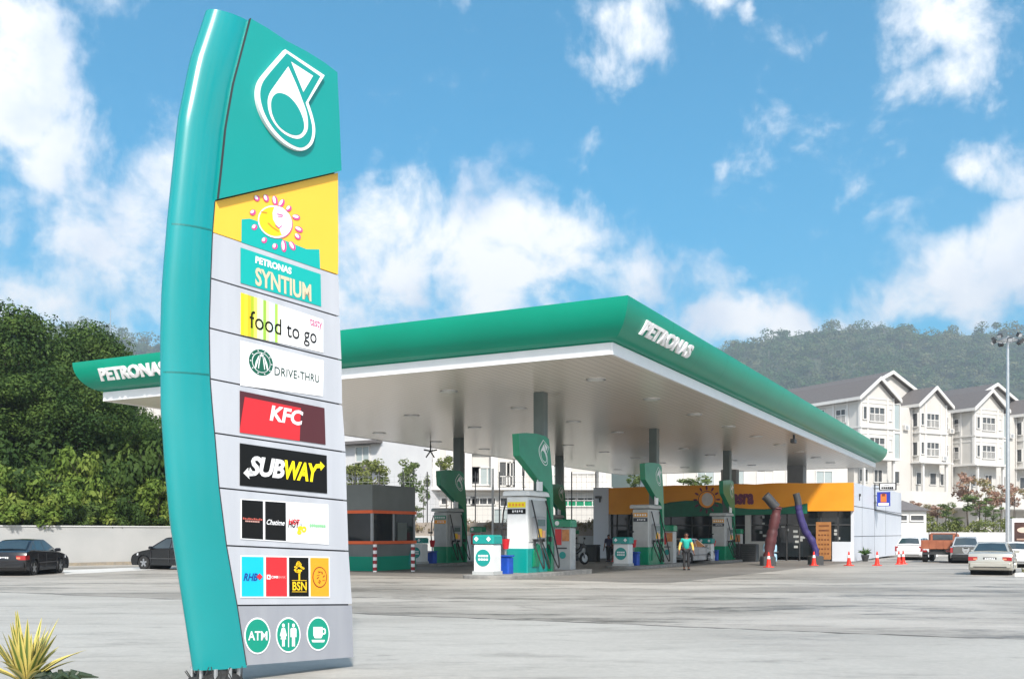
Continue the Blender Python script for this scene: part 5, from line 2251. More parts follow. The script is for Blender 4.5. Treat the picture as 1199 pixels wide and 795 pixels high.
def make_tree(name, hgt, crown_r, crown_h, seed, leaf, bark, clumps=40, per=90, size=.2, trunk_r=.22, base=.3, cr=(.9, 1.5)):
    """unit at origin; crown is an uneven mass of clumps between base*hgt and hgt"""
    rs_ = np.random.RandomState(seed)
    root = empty(name, (0, 0, 0))
    cz = hgt - crown_h / 2
    cs, rr = [], []
    for k in range(clumps):
        d = rs_.normal(size=3)
        d /= np.linalg.norm(d)
        f = rs_.uniform(.15, 1) ** .5
        lump = 1 + .22 * math.sin(3 * math.atan2(d[1], d[0]) + seed) * (1 - abs(d[2]))
        r_ = rs_.uniform(*cr) * crown_r * .27
        cs.append((d[0] * (crown_r * lump - r_ * .7) * f, d[1] * (crown_r * lump - r_ * .7) * f, cz + d[2] * (crown_h / 2 - r_ * .6) * f))
        rr.append(r_)
    quads_object('crown', leaf_arrays(cs, rr, per, size, rs_), leaf, root)
    b = MB()
    top = cz + crown_h * .2
    b.tube([(0, 0, -.3), (.05, .03, top * .35), (-.04, .05, top * .7), (.02, 0, top)], [trunk_r, trunk_r * .75, trunk_r * .55, trunk_r * .2], bark, n=8)
    for k in range(7):
        c = cs[rs_.randint(len(cs))]
        z0 = top * rs_.uniform(.45, .8)
        b.tube([(0, 0, z0), (c[0] * .5, c[1] * .5, (z0 + c[2]) / 2 + .2), c], [trunk_r * .4, trunk_r * .25, trunk_r * .08], bark, n=5)
    b.build('trunk', root, smooth=True)
    return root


M_BARK = mat('bark', (.10, .08, .06), (.06, .05, .04), scale=6, rough=.95, bump=.4)
M_BARKP = mat('bark_pale', (.26, .23, .20), (.18, .16, .13), scale=6, rough=.95)
LF_D = leafmat('leaf_dark', (.022, .05, .012), (.042, .085, .02), (.105, .165, .035), .5)
LF_M = leafmat('leaf_mid', (.03, .062, .015), (.06, .105, .025), (.10, .15, .04), .5)
LF_L = leafmat('leaf_light', (.09, .15, .025), (.15, .22, .04), (.24, .28, .06), .7)
LF_R = leafmat('leaf_russet', (.36, .21, .16), (.44, .29, .21), (.24, .25, .10), .7)
LF_Y = leafmat('leaf_olive', (.16, .19, .06), (.24, .26, .08), (.12, .16, .05), .8)

# ------------------------------------------------------------------ left: white wall, wooded bank
a0, a1 = ground_at(-120, 665.2), ground_at(262, 659)
dv = a1 - a0
wl_len = math.hypot(dv.x, dv.y)
wl_ang = math.atan2(dv.y, dv.x)
wl = empty('perimeter_wall', a0, wl_ang)
tag(wl, 'plain pale grey perimeter wall below the wooded bank on the left', 'wall')
WD = Vector((dv.x, dv.y, 0)).normalized()
WNrm = Vector((-WD.y, WD.x, 0))
b = MB()
zt = 2.02
b.box(0, wl_len, 0, .25, -.4, zt, mat('wall_pale', (.42, .42, .41), (.36, .365, .36), scale=.5, rough=.8))
b.build('wall_panel', wl)
b = MB()
b.box(-.05, wl_len + .05, -.05, .30, zt, zt + .06, mat('wall_cap', (.62, .62, .60), (.56, .56, .54), rough=.8))
b.build('coping', wl)
b = MB()
b.box(0, wl_len, -.35, -.0, -.4, .10, mat('kerb_tan', (.32, .27, .2), (.22, .2, .17), scale=5, rough=.9))
b.build('footing', wl)


def bank_h(d):
    return 1.75 + min(1, max(0, d) / 26) * 7.5


NX, NY = 40, 24
vs, fs = [], []
rs = np.random.RandomState(2)
for j in range(NY + 1):
    for i in range(NX + 1):
        u = -30 + (wl_len + 36) * i / NX
        d = .26 + 60 * (j / NY) ** 1.4
        p = Vector((a0.x, a0.y, 0)) + WD * u + WNrm * d
        vs.append((p.x, p.y, gz(a0.y) + bank_h(d) + rs.uniform(-.15, .15)))
for j in range(NY):
    for i in range(NX):
        k = j * (NX + 1) + i
        fs.append((k, k + 1, k + NX + 2, k + NX + 1))
b = MB()
b.add(vs, fs, mat('bank_earth', (.05, .06, .025), (.08, .07, .04), scale=.8, rough=.95))
tag(b.build('wooded_bank_terrain', smooth=True, angle=80), kind='structure')


def on_bank(px, y):
    x = (px - CX) / F * y
    d = (Vector((x, y, 0)) - Vector((a0.x, a0.y, 0))).dot(WNrm)
    return Vector((x, y, gz(a0.y) + bank_h(d)))


protos = [make_tree('broadleaf_tree', 1.0 * 11, 4.3, 8.6, s, LF_D, M_BARK, clumps=46, per=360, size=.125, cr=(.85, 1.5)) for s in (1, 5, 11)]
TREES = [(-38, 66, 356, 4.9, 'at the far left edge'), (6, 62, 349, 4.3, 'tallest at the left edge'), (44, 66, 358, 4.4, 'in the crown line left of canopy'),
         (80, 64, 361, 3.8, 'in the middle of the ridge'), (106, 66, 372, 3.2, 'stepping down towards the canopy'), (127, 64, 399, 2.6, 'lowest of the back row by the canopy tip'),
         (20, 58, 436, 3.6, 'in the front row above the first car'), (64, 58, 424, 3.6, 'front row, middle of the bank'), (102, 59, 436, 3.4, 'front row under the canopy tip'),
         (138, 60, 458, 2.9, 'directly behind the canopy tip'), (160, 66, 486, 2.6, 'right end behind the canopy edge'), (-20, 57, 425, 3.8, 'front row cut by left edge'),
         (182, 66, 516, 2.4, 'low one beside the pylon'), (212, 68, 500, 3.0, 'hidden behind pylon edge')]
used = {}
for i, (px, y, pyt, cr_, l) in enumerate(TREES):
    k = i % 3
    o = protos[k] if k not in used else copy_tree(protos[k])
    used[k] = 1
    g_ = on_bank(px, y)
    h = at(px, pyt, y).z - g_.z
    o.location = g_
    o.rotation_euler = (0, 0, i * 1.3)
    sxy = cr_ / 4.3
    o.scale = (sxy, sxy, h / 11.2)
    tag(o, 'dense dark broadleaf tree on the bank, ' + l, 'tree', 'trees on the left bank')


def make_bush(name, seed, leaf, clumps=13, per=150, size=.085):
    rs_ = np.random.RandomState(seed)
    cs = [(rs_.normal(0, .5), rs_.normal(0, .5), rs_.uniform(.2, 1.15)) for _ in range(clumps)]
    rr = [rs_.uniform(.3, .5) for _ in range(clumps)]
    V = leaf_arrays(cs, rr, per, size, rs_)
    return V


BM = []
for s, lf in ((1, LF_L), (2, LF_M), (3, LF_L), (4, LF_D)):
    root = empty('shrub', (0, 0, 0))
    quads_object('foliage', make_bush('shrub', s, lf), lf, root)
    b = MB()
    rs_ = random.Random(s)
    for k in range(5):
        b.tube([(0, 0, -.2), (rs_.uniform(-.3, .3), rs_.uniform(-.3, .3), .6), (rs_.uniform(-.6, .6), rs_.uniform(-.6, .6), 1.1)], [.03, .02, .008], M_BARK, n=5)
    b.build('stem', root)
    BM.append(root)
rs = random.Random(12)
kfirst = set()
NB = 46
for i in range(NB):
    row = i % 3
    px = -20 + (i // 3) * 14.2 + rs.uniform(-5, 5)
    base = Vector((a0.x, a0.y, 0))
    # depth behind the wall
    d = (1.0, 3.0, 5.5)[row] + rs.uniform(-.4, .6)
    k_ = (px - CX) / F
    num = k_ * (base.y + WNrm.y * d) - (base.x + WNrm.x * d)
    u = num / (WD.x - k_ * WD.y)
    p = base + WD * u + WNrm * d
    kk = rs.choice([[0, 0, 1, 2], [0, 1, 3, 2], [3, 3, 3, 1]][row])
    o = BM[kk] if kk not in kfirst else copy_tree(BM[kk])
    kfirst.add(kk)
    o.location = (p.x, p.y, gz(a0.y) + bank_h(d) - .1)
    sc = rs.uniform(.55, 1.5) * (1 + .25 * row)
    o.scale = (sc, sc, sc * rs.uniform(.8, 1.9))
    o.rotation_euler = (0, 0, rs.uniform(0, 6))
    tag(o, 'leafy light green shrub growing on the bank above the pale wall' if kk in (0, 2) else 'darker green shrub growing on the bank above the pale wall', 'shrub', 'light shrubs on the bank' if kk in (0, 2) else 'dark shrubs on the bank')
# undergrowth: uncountable cover of the bank
rs_ = np.random.RandomState(7)
cs, rr = [], []
for k in range(900):
    u = rs_.uniform(-8, wl_len + 4)
    d = rs_.uniform(.4, 9)
    p = Vector((a0.x, a0.y, 0)) + WD * u + WNrm * d
    cs.append((p.x, p.y, gz(a0.y) + bank_h(d) + rs_.uniform(.0, .5)))
    rr.append(rs_.uniform(.3, .6))
o = quads_object('undergrowth', leaf_arrays(cs, rr, 60, .08, rs_), LF_D)
o['kind'] = 'stuff'
cs, rr = [], []
for k in range(500):
    u = rs_.uniform(-10, wl_len + 6)
    d = rs_.uniform(9, 24)
    p = Vector((a0.x, a0.y, 0)) + WD * u + WNrm * d
    cs.append((p.x, p.y, gz(a0.y) + bank_h(d) + rs_.uniform(.3, 3.5)))
    rr.append(rs_.uniform(.8, 1.4))
o = quads_object('shaded_undergrowth', leaf_arrays(cs, rr, 90, .13, rs_), LF_D)
o['kind'] = 'stuff'

# ------------------------------------------------------------------ apartments
M_APT = mat('apartment_cream', (.56, .54, .505), (.51, .49, .455), scale=.3, rough=.7)
M_APT2 = mat('apartment_trim', (.63, .615, .585), (.59, .575, .55), scale=.3, rough=.6)
M_ROOF = mat('roof_slate', (.135, .125, .12), (.11, .10, .10), scale=3, rough=.8, stretch=(1, 1, 6))
M_WIN = mat('window_dark', (.05, .055, .06), (.09, .09, .09), scale=1.5, rough=.15)
M_WINL = mat('window_pale', (.35, .40, .40), (.30, .35, .35), scale=.5, rough=.15)
M_SHUT = mat('shutter', (.58, .56, .53), (.52, .50, .47), scale=3, rough=.6)
WCACHE = {}


def add_window(par, M, w_, h_, pane, rail=False):
    """window with its own frame and pane, local x right, y out of the wall, z up from the sill; M places it in the block's frame"""
    key = (round(w_, 2), round(h_, 2), pane.name, rail)
    if key not in WCACHE:
        b = MB()
        for x0, x1, z0, z1 in ((-w_ / 2 - .12, -w_ / 2, -.1, h_ + .1), (w_ / 2, w_ / 2 + .12, -.1, h_ + .1), (-w_ / 2, w_ / 2, h_, h_ + .12), (-w_ / 2, w_ / 2, -.12, 0)):
            b.box(x0, x1, -.1, .14, z0, z1, M_APT2)
        n_ = max(1, round(w_ / .9))
        for k in range(1, n_):
            x = -w_ / 2 + w_ * k / n_
            b.box(x - .05, x + .05, .0, .1, 0, h_, M_APT2)
        if rail:
            for k in range(int(w_ / .18)):
                x = -w_ / 2 + .18 * k
                b.box(x, x + .05, .1, .14, -.05, .85, M_APT2)
            b.box(-w_ / 2 - .15, w_ / 2 + .15, .08, .16, .85, .95, M_APT2)
        f = b.build('window')
        b = MB()
        b.box(-w_ / 2, w_ / 2, -.05, .03, 0, h_, pane)
        p = b.build('pane', f)
        WCACHE[key] = f
        o = f
    else:
        o = copy_tree(WCACHE[key])
    o.matrix_local = M
    o.parent = par
    KIDS.setdefault(par.name, []).append(o)
    return o


def face_q(p, q, z):      # on a front face (outwards is -q)
    return Matrix.Translation((p, q, z)) @ Matrix.Rotation(math.pi, 4, 'Z')


def face_p(p, q, z):      # on a left-hand face (outwards is -p)
    return Matrix.Translation((p, q, z)) @ Matrix.Rotation(math.pi / 2, 4, 'Z')


def gable(b, p0, p1, q0, q1, ze, zr, m, ov=.7, th=.28):
    """roof with ridge along q"""
    pm = (p0 + p1) / 2
    sl = (zr - ze) / (pm - p0)
    za = ze - ov * sl
    for s, pe in ((-1, p0 - ov), (1, p1 + ov)):
        rows = []
        for q_ in (q0 - ov, q1 + ov):
            rows.append([(pe, q_, za), (pm, q_, zr), (pm, q_, zr + th), (pe, q_, za + th)])
        b.loft(rows, m)
    return za


def verge(b, p0, p1, q0, ze, zr, m, ov=.7):
    pm = (p0 + p1) / 2
    sl = (zr - ze) / (pm - p0)
    za = ze - ov * sl
    for pe in (p0 - ov, p1 + ov):
        rows = []
        for q_ in (q0 - ov - .06, q0 - ov + .1):
            rows.append([(pe, q_, za - .12), (pm, q_, zr - .12), (pm, q_, zr + .34), (pe, q_, za + .34)])
        b.loft(rows, m)
    # eaves gutters
    for pe in (p0 - ov - .08, p1 + ov):
        b.box(pe, pe + .08, q0 - ov, q0 + 8, za - .1, za + .3, m)


def gable_wall(b, p0, p1, q0, q1, ze, zr, m):
    pm = (p0 + p1) / 2
    b.prism([(p0, ze - .1), (p1, ze - .1), (pm, zr - .05)], lambda u, v, d: (u, d, v), q0 + .01, q1, m)


def apartment(name, ox, oy, ang, ze, label, cat='apartment block', mid=12.0, shopfl=True, extra=False):
    """one pair of gabled houses: local p along the street, q away from it, z from the ground"""
    root = empty(name, (ox, oy, gz(oy)), ang)
    tag(root, label, cat, 'gabled apartment blocks')
    zb = mid                                # underside of the projecting upper storeys
    pod = zb - .3
    w_ = MB()
    w_.box(0, 6, 0, 30, zb, ze, M_APT)           # front block A
    w_.box(6.01, 12.2, 2.2, 30, 0, ze - .6, M_APT)     # stair recess
    w_.box(12.21, 17.6, 1.2, 30, zb, ze, M_APT)   # front block B
    w_.box(17.61, 21.3, 3.0, 30, 0, ze - .6, M_APT)
    w_.box(.0, 6, 1.0, 30, 0, zb - .35, M_APT)
    w_.box(12.21, 17.6, 2.3, 30, 0, zb - .35, M_APT)
    gable_wall(w_, 0, 6, 0, .4, ze, ze + 2.2, M_APT)
    gable_wall(w_, 12.21, 17.6, 1.2, 1.6, ze, ze + 2.0, M_APT)
    gable_wall(w_, 1.5, 20.5, 5, 5.4, ze - .2, ze + 4.3, M_APT)
    w_.box(1.5, 20.5, 5, 29, ze - .65, ze - .15, M_APT)
    w_.build('wall', root)
    r_ = MB()
    gable(r_, 0, 6, 0, 30, ze, ze + 2.2, M_ROOF)
    gable(r_, 12.21, 17.6, 1.2, 30, ze, ze + 2.0, M_ROOF)
    gable(r_, 1.5, 20.5, 5, 30, ze - .2, ze + 4.3, M_ROOF)
    rf = r_.build('roof', root)
    v_ = MB()
    verge(v_, 0, 6, 0, ze, ze + 2.2, M_APT2)
    verge(v_, 12.21, 17.6, 1.2, ze, ze + 2.0, M_APT2)
    verge(v_, 1.5, 20.5, 5, ze - .2, ze + 4.3, M_APT2)
    v_.build('verge', rf)
    t_ = MB()
    hs_ = (ze - zb) / 2
    for k in range(2):
        z = zb + hs_ * k
        t_.box(-.15, 6.15, -.2, 12, z - .18, z + .0, M_APT2)
        t_.box(12.05, 17.75, 1.0, 12, z - .18, z + .0, M_APT2)
    t_.box(-.5, 6.6, -.7, 10, zb - .34, zb - .185, M_APT2)
    t_.box(11.7, 18.2, .5, 10, zb - .34, zb - .185, M_APT2)
    for p_ in (-.05, 1.15, 4.7, 5.8):
        t_.box(p_, p_ + .25, -.1, .05, zb, ze, M_APT2)
    for p_ in (12.2, 13.3, 16.3, 17.4):
        t_.box(p_, p_ + .25, 1.1, 1.25, zb, ze, M_APT2)
    for q_ in (.0, 1.9, 4.2, 8.6):
        t_.box(-.1, .05, q_, q_ + .3, zb, ze, M_APT2)
    for z in (ze - hs_ * 1.0 - .9, ze - .85, ze - .3):
        t_.box(-.06, 6.06, -.06, 12, z, z + .14, M_APT2)
    t_.build('moulding', root)
    for k in range(2):
        z = zb + hs_ * k + .75
        add_window(root, face_q(2.9, 0, z), 2.6, 1.7, M_WIN, True)
        add_window(root, face_q(.75, 0, z + .2), .55, 1.5, M_WIN)
        add_window(root, face_q(5.3, 0, z + .2), .5, 1.4, M_SHUT)
        add_window(root, face_p(0, 3.1, z), 1.5, 1.6, M_WIN, True)
        add_window(root, face_p(0, 6.4, z), 1.0, 1.9, M_WIN, True)
        add_window(root, face_q(14.8, 1.2, z), 2.3, 1.7, M_WIN, True)
        add_window(root, face_q(12.8, 1.2, z + .2), .5, 1.5, M_WIN)
        add_window(root, face_p(12.21, 1.75, z), .7, 1.7, M_WIN)
        add_window(root, face_q(19.3, 3.0, z), 1.6, 1.7, M_WIN, True)
        add_window(root, face_q(9.0, 2.2, z - .5), 1.2, hs_ - .6, M_WINL)
    for p_, q_ in ((6.4, 2.2), (11.9, 2.2), (17.9, 3.0), (21.0, 3.0)):
        b = MB()
        b.cyl((p_, q_ - .12), .08, 0, ze - .7, M_SHUT, n=6)
        b.build('downpipe', root)
    for p_, q_, z in ((7.4, 2.2, zb + .2), (10.7, 2.2, zb + hs_ + .2), (18.3, 3.0, zb + .3), (20.6, 3.0, zb + hs_ + .3), (16.9, 1.2, zb + 3.4 if extra else zb + .1)):
        b = MB()
        b.box(p_ - .45, p_ + .45, q_ - .4, q_ - .02, z, z + .65, M_APT2)
        b.cyl((p_, q_ - .41), .02, z, z + .01, M_DARK, n=6)
        b.box(p_ - .3, p_ + .2, q_ - .42, q_ - .401, z + .1, z + .55, M_GREY)
        b.build('air_conditioner', root)
    z = zb - 3.0
    for p_, q_, wd in ((1.6, 1.0, 1.4), (4.2, 1.0, 1.4), (9.0, 2.2, 1.0), (13.6, 2.3, 1.3), (16.2, 2.3, 1.2), (19.3, 3.0, 1.4)):
        add_window(root, face_q(p_, q_, z), wd, 1.5, M_WIN)
    c_ = MB()
    for p_ in (.3, 5.6, 12.6, 17.2):
        c_.box(p_, p_ + .3, -.3 if p_ < 7 else .9, .0 if p_ < 7 else 1.2, 0, zb - .36, M_APT2)
    # parapet of the podium terrace
    c_.box(-.6, 21.3, -1.6, -1.35, zb - 6.2, zb - 4.2, M_APT)
    c_.box(-.6, 21.3, -1.34, 3.2, zb - 6.3, zb - 6.0, M_APT2)
    c_.build('terrace', root)
    for p_ in (2.9, 9.0, 15.2, 19.2):
        if pod > 6:
            q_ = {2.9: 1.0, 9.0: 2.2, 15.2: 2.3, 19.2: 3.0}[p_]
            add_window(root, face_q(p_, q_, 1.6), 2.2, 3.2, M_SHUT)
    return root


UA = math.atan2(.47, .88)
zA = EYE + 161 / F * 122 - gz(122)
for i in range(3):
    d = i - 0
    ox, oy = 43.6 + .885 * 21.5 * d, 122 + .466 * 21.5 * d
    apartment('apartment_block', ox, oy, UA, zA, 'cream gabled apartment block with dark roof, %s' % ('just right of the canopy tip', 'in the middle behind the light mast', 'farthest, cut off by the right edge')[i])

# long block seen under the canopy, its front square to the street
YB = 100.0
fb_root = empty('apartment_row', (0, YB, gz(YB)), 0)
tag(fb_root, 'long cream apartment row with slot vents seen beneath the canopy', 'apartment block')
x0, x1 = at(446, 600, YB).x, at(716, 600, YB).x
zz = lambda py: EYE + (HY - py) / F * YB - gz(YB)
b = MB()
b.box(x0, x1, 0, 14, 0, 17, M_APT)
b.box(x0 + 2.2, x0 + 8.5, -1.0, -.002, zz(572), 17, M_APT)
b.build('wall', fb_root)
b = MB()
b.box(x0 - .2, x1, -1.3, -.0, zz(574), zz(571), M_APT2)
b.box(x0 - .2, x1, -.4, -.0, zz(531), zz(528), M_APT2)
for px in (452, 466, 508, 523, 545, 575, 603, 640, 660, 700):
    xx = at(px, 600, YB).x
    b.box(xx, xx + .7, -1.25, -.0, zz(571), 17, M_APT2)
b.build('moulding', fb_root)
b = MB()
b.box(x0, x1, .0 - .3, -.02, 17, 17.5, M_APT2)
b.build('parapet', fb_root)
for px, py0, py1, wd, m, rl in ((461, 541, 556, 1.6, M_WIN, True), (483, 541, 566, 2.0, M_WIN, True), (503, 541, 560, 1.6, M_WIN, True), (515, 541, 556, 2.2, M_WIN, False), (549, 548, 566, 2.2, M_WINL, False), (566, 548, 567, 2.4, M_WINL, False),
                                (591, 541, 568, 1.0, M_WIN, True), (600, 542, 568, 1.1, M_WIN, True), (608, 542, 568, 1.1, M_WIN, True), (648, 545, 566, 1.6, M_WINL, True), (676, 555, 585, 4.0, M_SHUT, False),
                                (486, 583, 590, 1.0, M_WIN, False), (505, 583, 590, 1.0, M_WIN, False), (512, 583, 590, .7, M_WIN, False), (520, 583, 590, .7, M_WIN, False), (548, 583, 590, 1.4, M_WIN, False), (566, 583, 590, 2.4, M_WIN, False), (592, 583, 592, 1.0, M_WIN, False),
                                (684, 583, 592, 5.0, M_GREEN2, False), (588, 596, 625, 1.6, M_WINL, False), (530, 596, 612, 1.0, M_SHUT, False)):
    q_ = -1.0 if x0 + 2.2 < at(px, 0, YB).x < x0 + 8.5 and py0 < 572 else 0
    add_window(fb_root, face_q(at(px, 600, YB).x, q_, zz(py1)), wd, (py1 - py0) / F * YB, m, rl)
# pale block with dark bands at the left end, turned towards the yard
lb = empty('apartment_wing', (at(446, 600, 92).x, 92, gz(92)), R(148))
tag(lb, 'grey-white apartment wing with dark roof bands left of the cream row', 'apartment block')
b = MB()
b.box(0, 30, -14, 0, 0, 15, mat('apartment_grey', (.60, .60, .60), (.55, .55, .56), scale=.4, rough=.7))
b.build('wall', lb)
b = MB()
for z in (6.6, 8.2, 10.6):
    b.box(-.2, 30.2, .0, .9, z, z + .28, M_ROOF)
b.build('roof', lb)
for k in range(7):
    for z in (4.2, 9.0, 11.6):
        add_window(lb, Matrix.Translation((2.2 + k * 4.0, 0, z)), 1.6, 1.35, M_WIN if (k + int(z)) % 3 else M_WINL)
# white ribbed block glimpsed between bank and pylon
rb = empty('ribbed_building', (at(184, 600, 96).x, 96, gz(96)), 0)
tag(rb, 'white vertically ribbed building glimpsed between trees and pylon', 'building')
b = MB()
b.box(-2.4, 16, 0, 10, 0, zz(474), M_APT)
for k in range(20):
    b.box(-2.3 + k * .9, -2.15 + k * .9, -.12, 0, 0, zz(475), M_SHUT)
b.build('wall', rb)

# long white building right behind the shop, seen over its roof
wb_ = empty('terrace_building', (at(770, 600, 118).x, 118, gz(118)), R(6))
tag(wb_, 'pale terrace building with colonnade seen over the shop roof', 'building')
b = MB()
b.box(0, 24, 0, 9, 0, 11, M_APT)
b.build('wall', wb_)
b = MB()
b.box(-.3, 24.3, -.6, 0, 7.2, 7.6, M_APT2)
b.box(-.3, 24.3, -.5, 9, 11, 11.4, M_APT2)
b.build('moulding', wb_)
for k in range(6):
    add_window(wb_, face_q(2.2 + k * 3.75, 0, 7.9), 2.0, 2.1, M_WINL if k % 3 else M_SHUT)
    add_window(wb_, face_q(2.2 + k * 3.75, 0, 3.6), 2.0, 2.6, M_SHUT)

# low guard house with dark hipped roof, right of the shop
gy = 92
gp = at(1050, 600, gy)
gh = empty('guard_house', (gp.x, gy, gz(gy)), R(8))
tag(gh, 'small white outbuilding with dark hipped roof behind the shop end wall', 'outbuilding')
zz2 = lambda py: EYE + (HY - py) / F * gy - gz(gy)
b = MB()
b.box(-2, 3.0, 0, 4, 0, zz2(598), M_APT2)
b.build('wall', gh)
b = MB()
z0_, z1_ = zz2(597.5), zz2(585)
b.loft([[(-2.4, -.4, z0_), (3.3, -.4, z0_), (3.3, 4.4, z0_), (-2.4, 4.4, z0_)], [(-.4, 1.6, z1_), (1.5, 1.6, z1_), (1.5, 2.4, z1_), (-.4, 2.4, z1_)]], M_ROOF)
b.build('roof', gh)
for x, wd in ((.6, .7), (2.0, 1.3)):
    add_window(gh, face_q(x, 0, zz2(609)), wd, .45, M_WIN)

# ------------------------------------------------------------------ behind the pumps: retaining wall, tall fence, saplings
r0, r1 = at(395, 640, 74), at(712, 640, 74)
rt = empty('retaining_wall', (r0.x, 74, gz(74)))
tag(rt, 'low white retaining wall behind the pumps and tall fence', 'wall')
b = MB()
b.box(0, r1.x - r0.x, 0, .3, -.3, 1.75, mat('retaining_white', (.52, .52, .51), (.44, .44, .42), scale=.6, rough=.8))
b.build('wall_panel', rt)
b = MB()
b.box(0, r1.x - r0.x, .31, .6, 1.2, 2.75, mat('ledge_brown', (.36, .30, .25), (.28, .25, .22), scale=.7, rough=.9))
b.build('planter_back', rt)
fc = empty('mesh_fence', (r0.x, 74.9, gz(74)))
tag(fc, 'tall wire mesh fence on slim dark posts behind the pumps', 'fence')
W_ = r1.x - r0.x
zf = EYE + 70 / F * 75 - gz(75)
for x in np.arange(1.2, W_, 1.85):
    b = MB()
    b.cyl((x, 0), .045, 0, zf + .1, M_DARK, n=8)
    b.build('post', fc)
b = MB()
for z in np.arange(.4, zf + .1, .42):
    b.box(0, W_, -.008, .008, z, z + .014, M_GREY)
for x in np.arange(.2, W_, .4):
    b.box(x, x + .012, -.02, -.008, .4, zf, M_GREY)
b.build('mesh', fc)
cyl_p = at(577, 600, 73.2)
b = MB()
b.cyl((0, 0), .09, 0, EYE + (HY - 548) / F * 73 - gz(73), M_STEEL, n=10)
o = b.build('steel_post')
o.location = (cyl_p.x, 73.2, gz(73.2))
tag(o, 'pale steel post standing before the fence behind nearest pump cabinet', 'post')

saps = [make_tree('sapling', 4.2, 1.0, 2.6, s, lf, M_BARK, clumps=n_, per=60, size=.085, trunk_r=.05, cr=(.8, 1.4)) for s, lf, n_ in ((21, LF_Y, 22), (22, leafmat('leaf_sapling', (.10, .16, .05), (.15, .21, .07), (.18, .2, .08), .6), 15), (23, LF_R, 17))]
suse = set()


def put_tree(kind, px, y, pyt, pyb, width, label, group):
    k = kind
    o = saps[k] if k not in suse else copy_tree(saps[k])
    suse.add(k)
    g_ = at(px, pyb, y)
    h = at(px, pyt, y).z - g_.z
    o.location = g_
    o.scale = (width, width, h / 4.25)
    o.rotation_euler = (0, 0, px * .7)
    tag(o, label, 'tree', group)


for kind, px, y, pyt, pyb, w_, l in ((0, 416, 76, 538, 612, 1.3, 'olive sapling at the far left behind the kiosk roof'), (0, 435, 77, 533, 612, 1.5, 'bushy olive sapling above the kiosk corner'),
                                     (1, 470, 76, 543, 615, 1.1, 'thin dark-stemmed sapling right of the kiosk'), (1, 484, 78, 532, 615, 1.5, 'green sapling before the cream row windows'),
                                     (1, 496, 76, 552, 618, .7, 'spindly sapling left of the shaded fin sign'), (0, 523, 77, 530, 600, 1.1, 'yellowish sapling rising behind the shaded fin sign'),
                                     (1, 486, 75.4, 590, 622, .9, 'short bushy sapling below the slot vents')):
    put_tree(kind, px, y, pyt, pyb, w_, l, 'saplings behind the kiosk')
for kind, px, y, pyt, pyb, w_, l in ((2, 1072, 98, 583, 618, 1.3, 'russet young tree beside the outbuilding roof'), (0, 1080, 96, 600, 624, 1.1, 'small olive tree right of the outbuilding'), (2, 1098, 98, 588, 622, 1.6, 'russet and green young tree right of the outbuilding'),
                                     (1, 1108, 95, 585, 622, 1.3, 'dark green young tree between russet ones'), (1, 1121, 94, 603, 622, 1.3, 'low green conifer-like tree above the wall'), (2, 1134, 98, 546, 622, 2.1, 'tall russet tree left of the light mast'),
                                     (1, 1146, 95, 575, 622, 2.0, 'wide green tree below the tall russet one'), (2, 1154, 99, 566, 622, 1.7, 'russet tree just left of the light mast'), (1, 1163, 95, 588, 622, 1.2, 'green young tree at the foot of the light mast'),
                                     (2, 1172, 100, 562, 622, 1.4, 'pale russet tree behind the light mast'), (2, 1188, 101, 560, 622, 1.2, 'pale russet tree at the right edge'), (0, 1183, 95, 604, 622, 1.0, 'small yellow-green tree right of the light mast')):
    put_tree(kind, px, y, pyt, pyb, w_, l, 'young trees above the right wall')
for px, y, pyt, pyb, w_, l in ((745, 92, 548, 580, 1.3, 'green treetop over the left part of shop roof'), (812, 96, 551, 580, 2.6, 'wide green treetop over the middle of shop roof'),):
    put_tree(1, px, y, pyt, 618, w_, l, 'treetops over the shop')
# dry growth along the retaining ledge and the right wall
rs_ = np.random.RandomState(17)
cs, rr = [], []
for k in range(260):
    px = rs_.uniform(478, 706)
    if 590 < px < 640 and rs_.rand() < .6:
        continue
    p = at(px, 0, 74.3)
    cs.append((p.x, 74.3 + rs_.uniform(0, .5), gz(74) + 2.2 + rs_.uniform(0, .8) * rs_.rand()))
    rr.append(rs_.uniform(.2, .42))
o = quads_object('dry_ledge_growth', leaf_arrays(cs, rr, 22, .09, rs_), leafmat('dry_leaf', (.24, .18, .11), (.30, .24, .15), (.16, .18, .07), .5))
o['kind'] = 'stuff'
cs, rr = [], []
for k in range(220):
    px = rs_.uniform(1076, 1215)
    p = at(px, 0, 93)
    cs.append((p.x, 93 + rs_.uniform(0, 2), gz(93) + rs_.uniform(1.5, 3.2)))
    rr.append(rs_.uniform(.3, .6))
o = quads_object('verge_grass', leaf_arrays(cs, rr, 24, .12, rs_), LF_Y)
o['kind'] = 'stuff'

# ------------------------------------------------------------------ spiky variegated plant bottom left
sp = ground_at(30, 806)
spk = empty('spiky_plant', (sp.x, sp.y, gz(sp.y)))
tag(spk, 'spiky yellow and green striped plant in bottom left corner', 'plant')


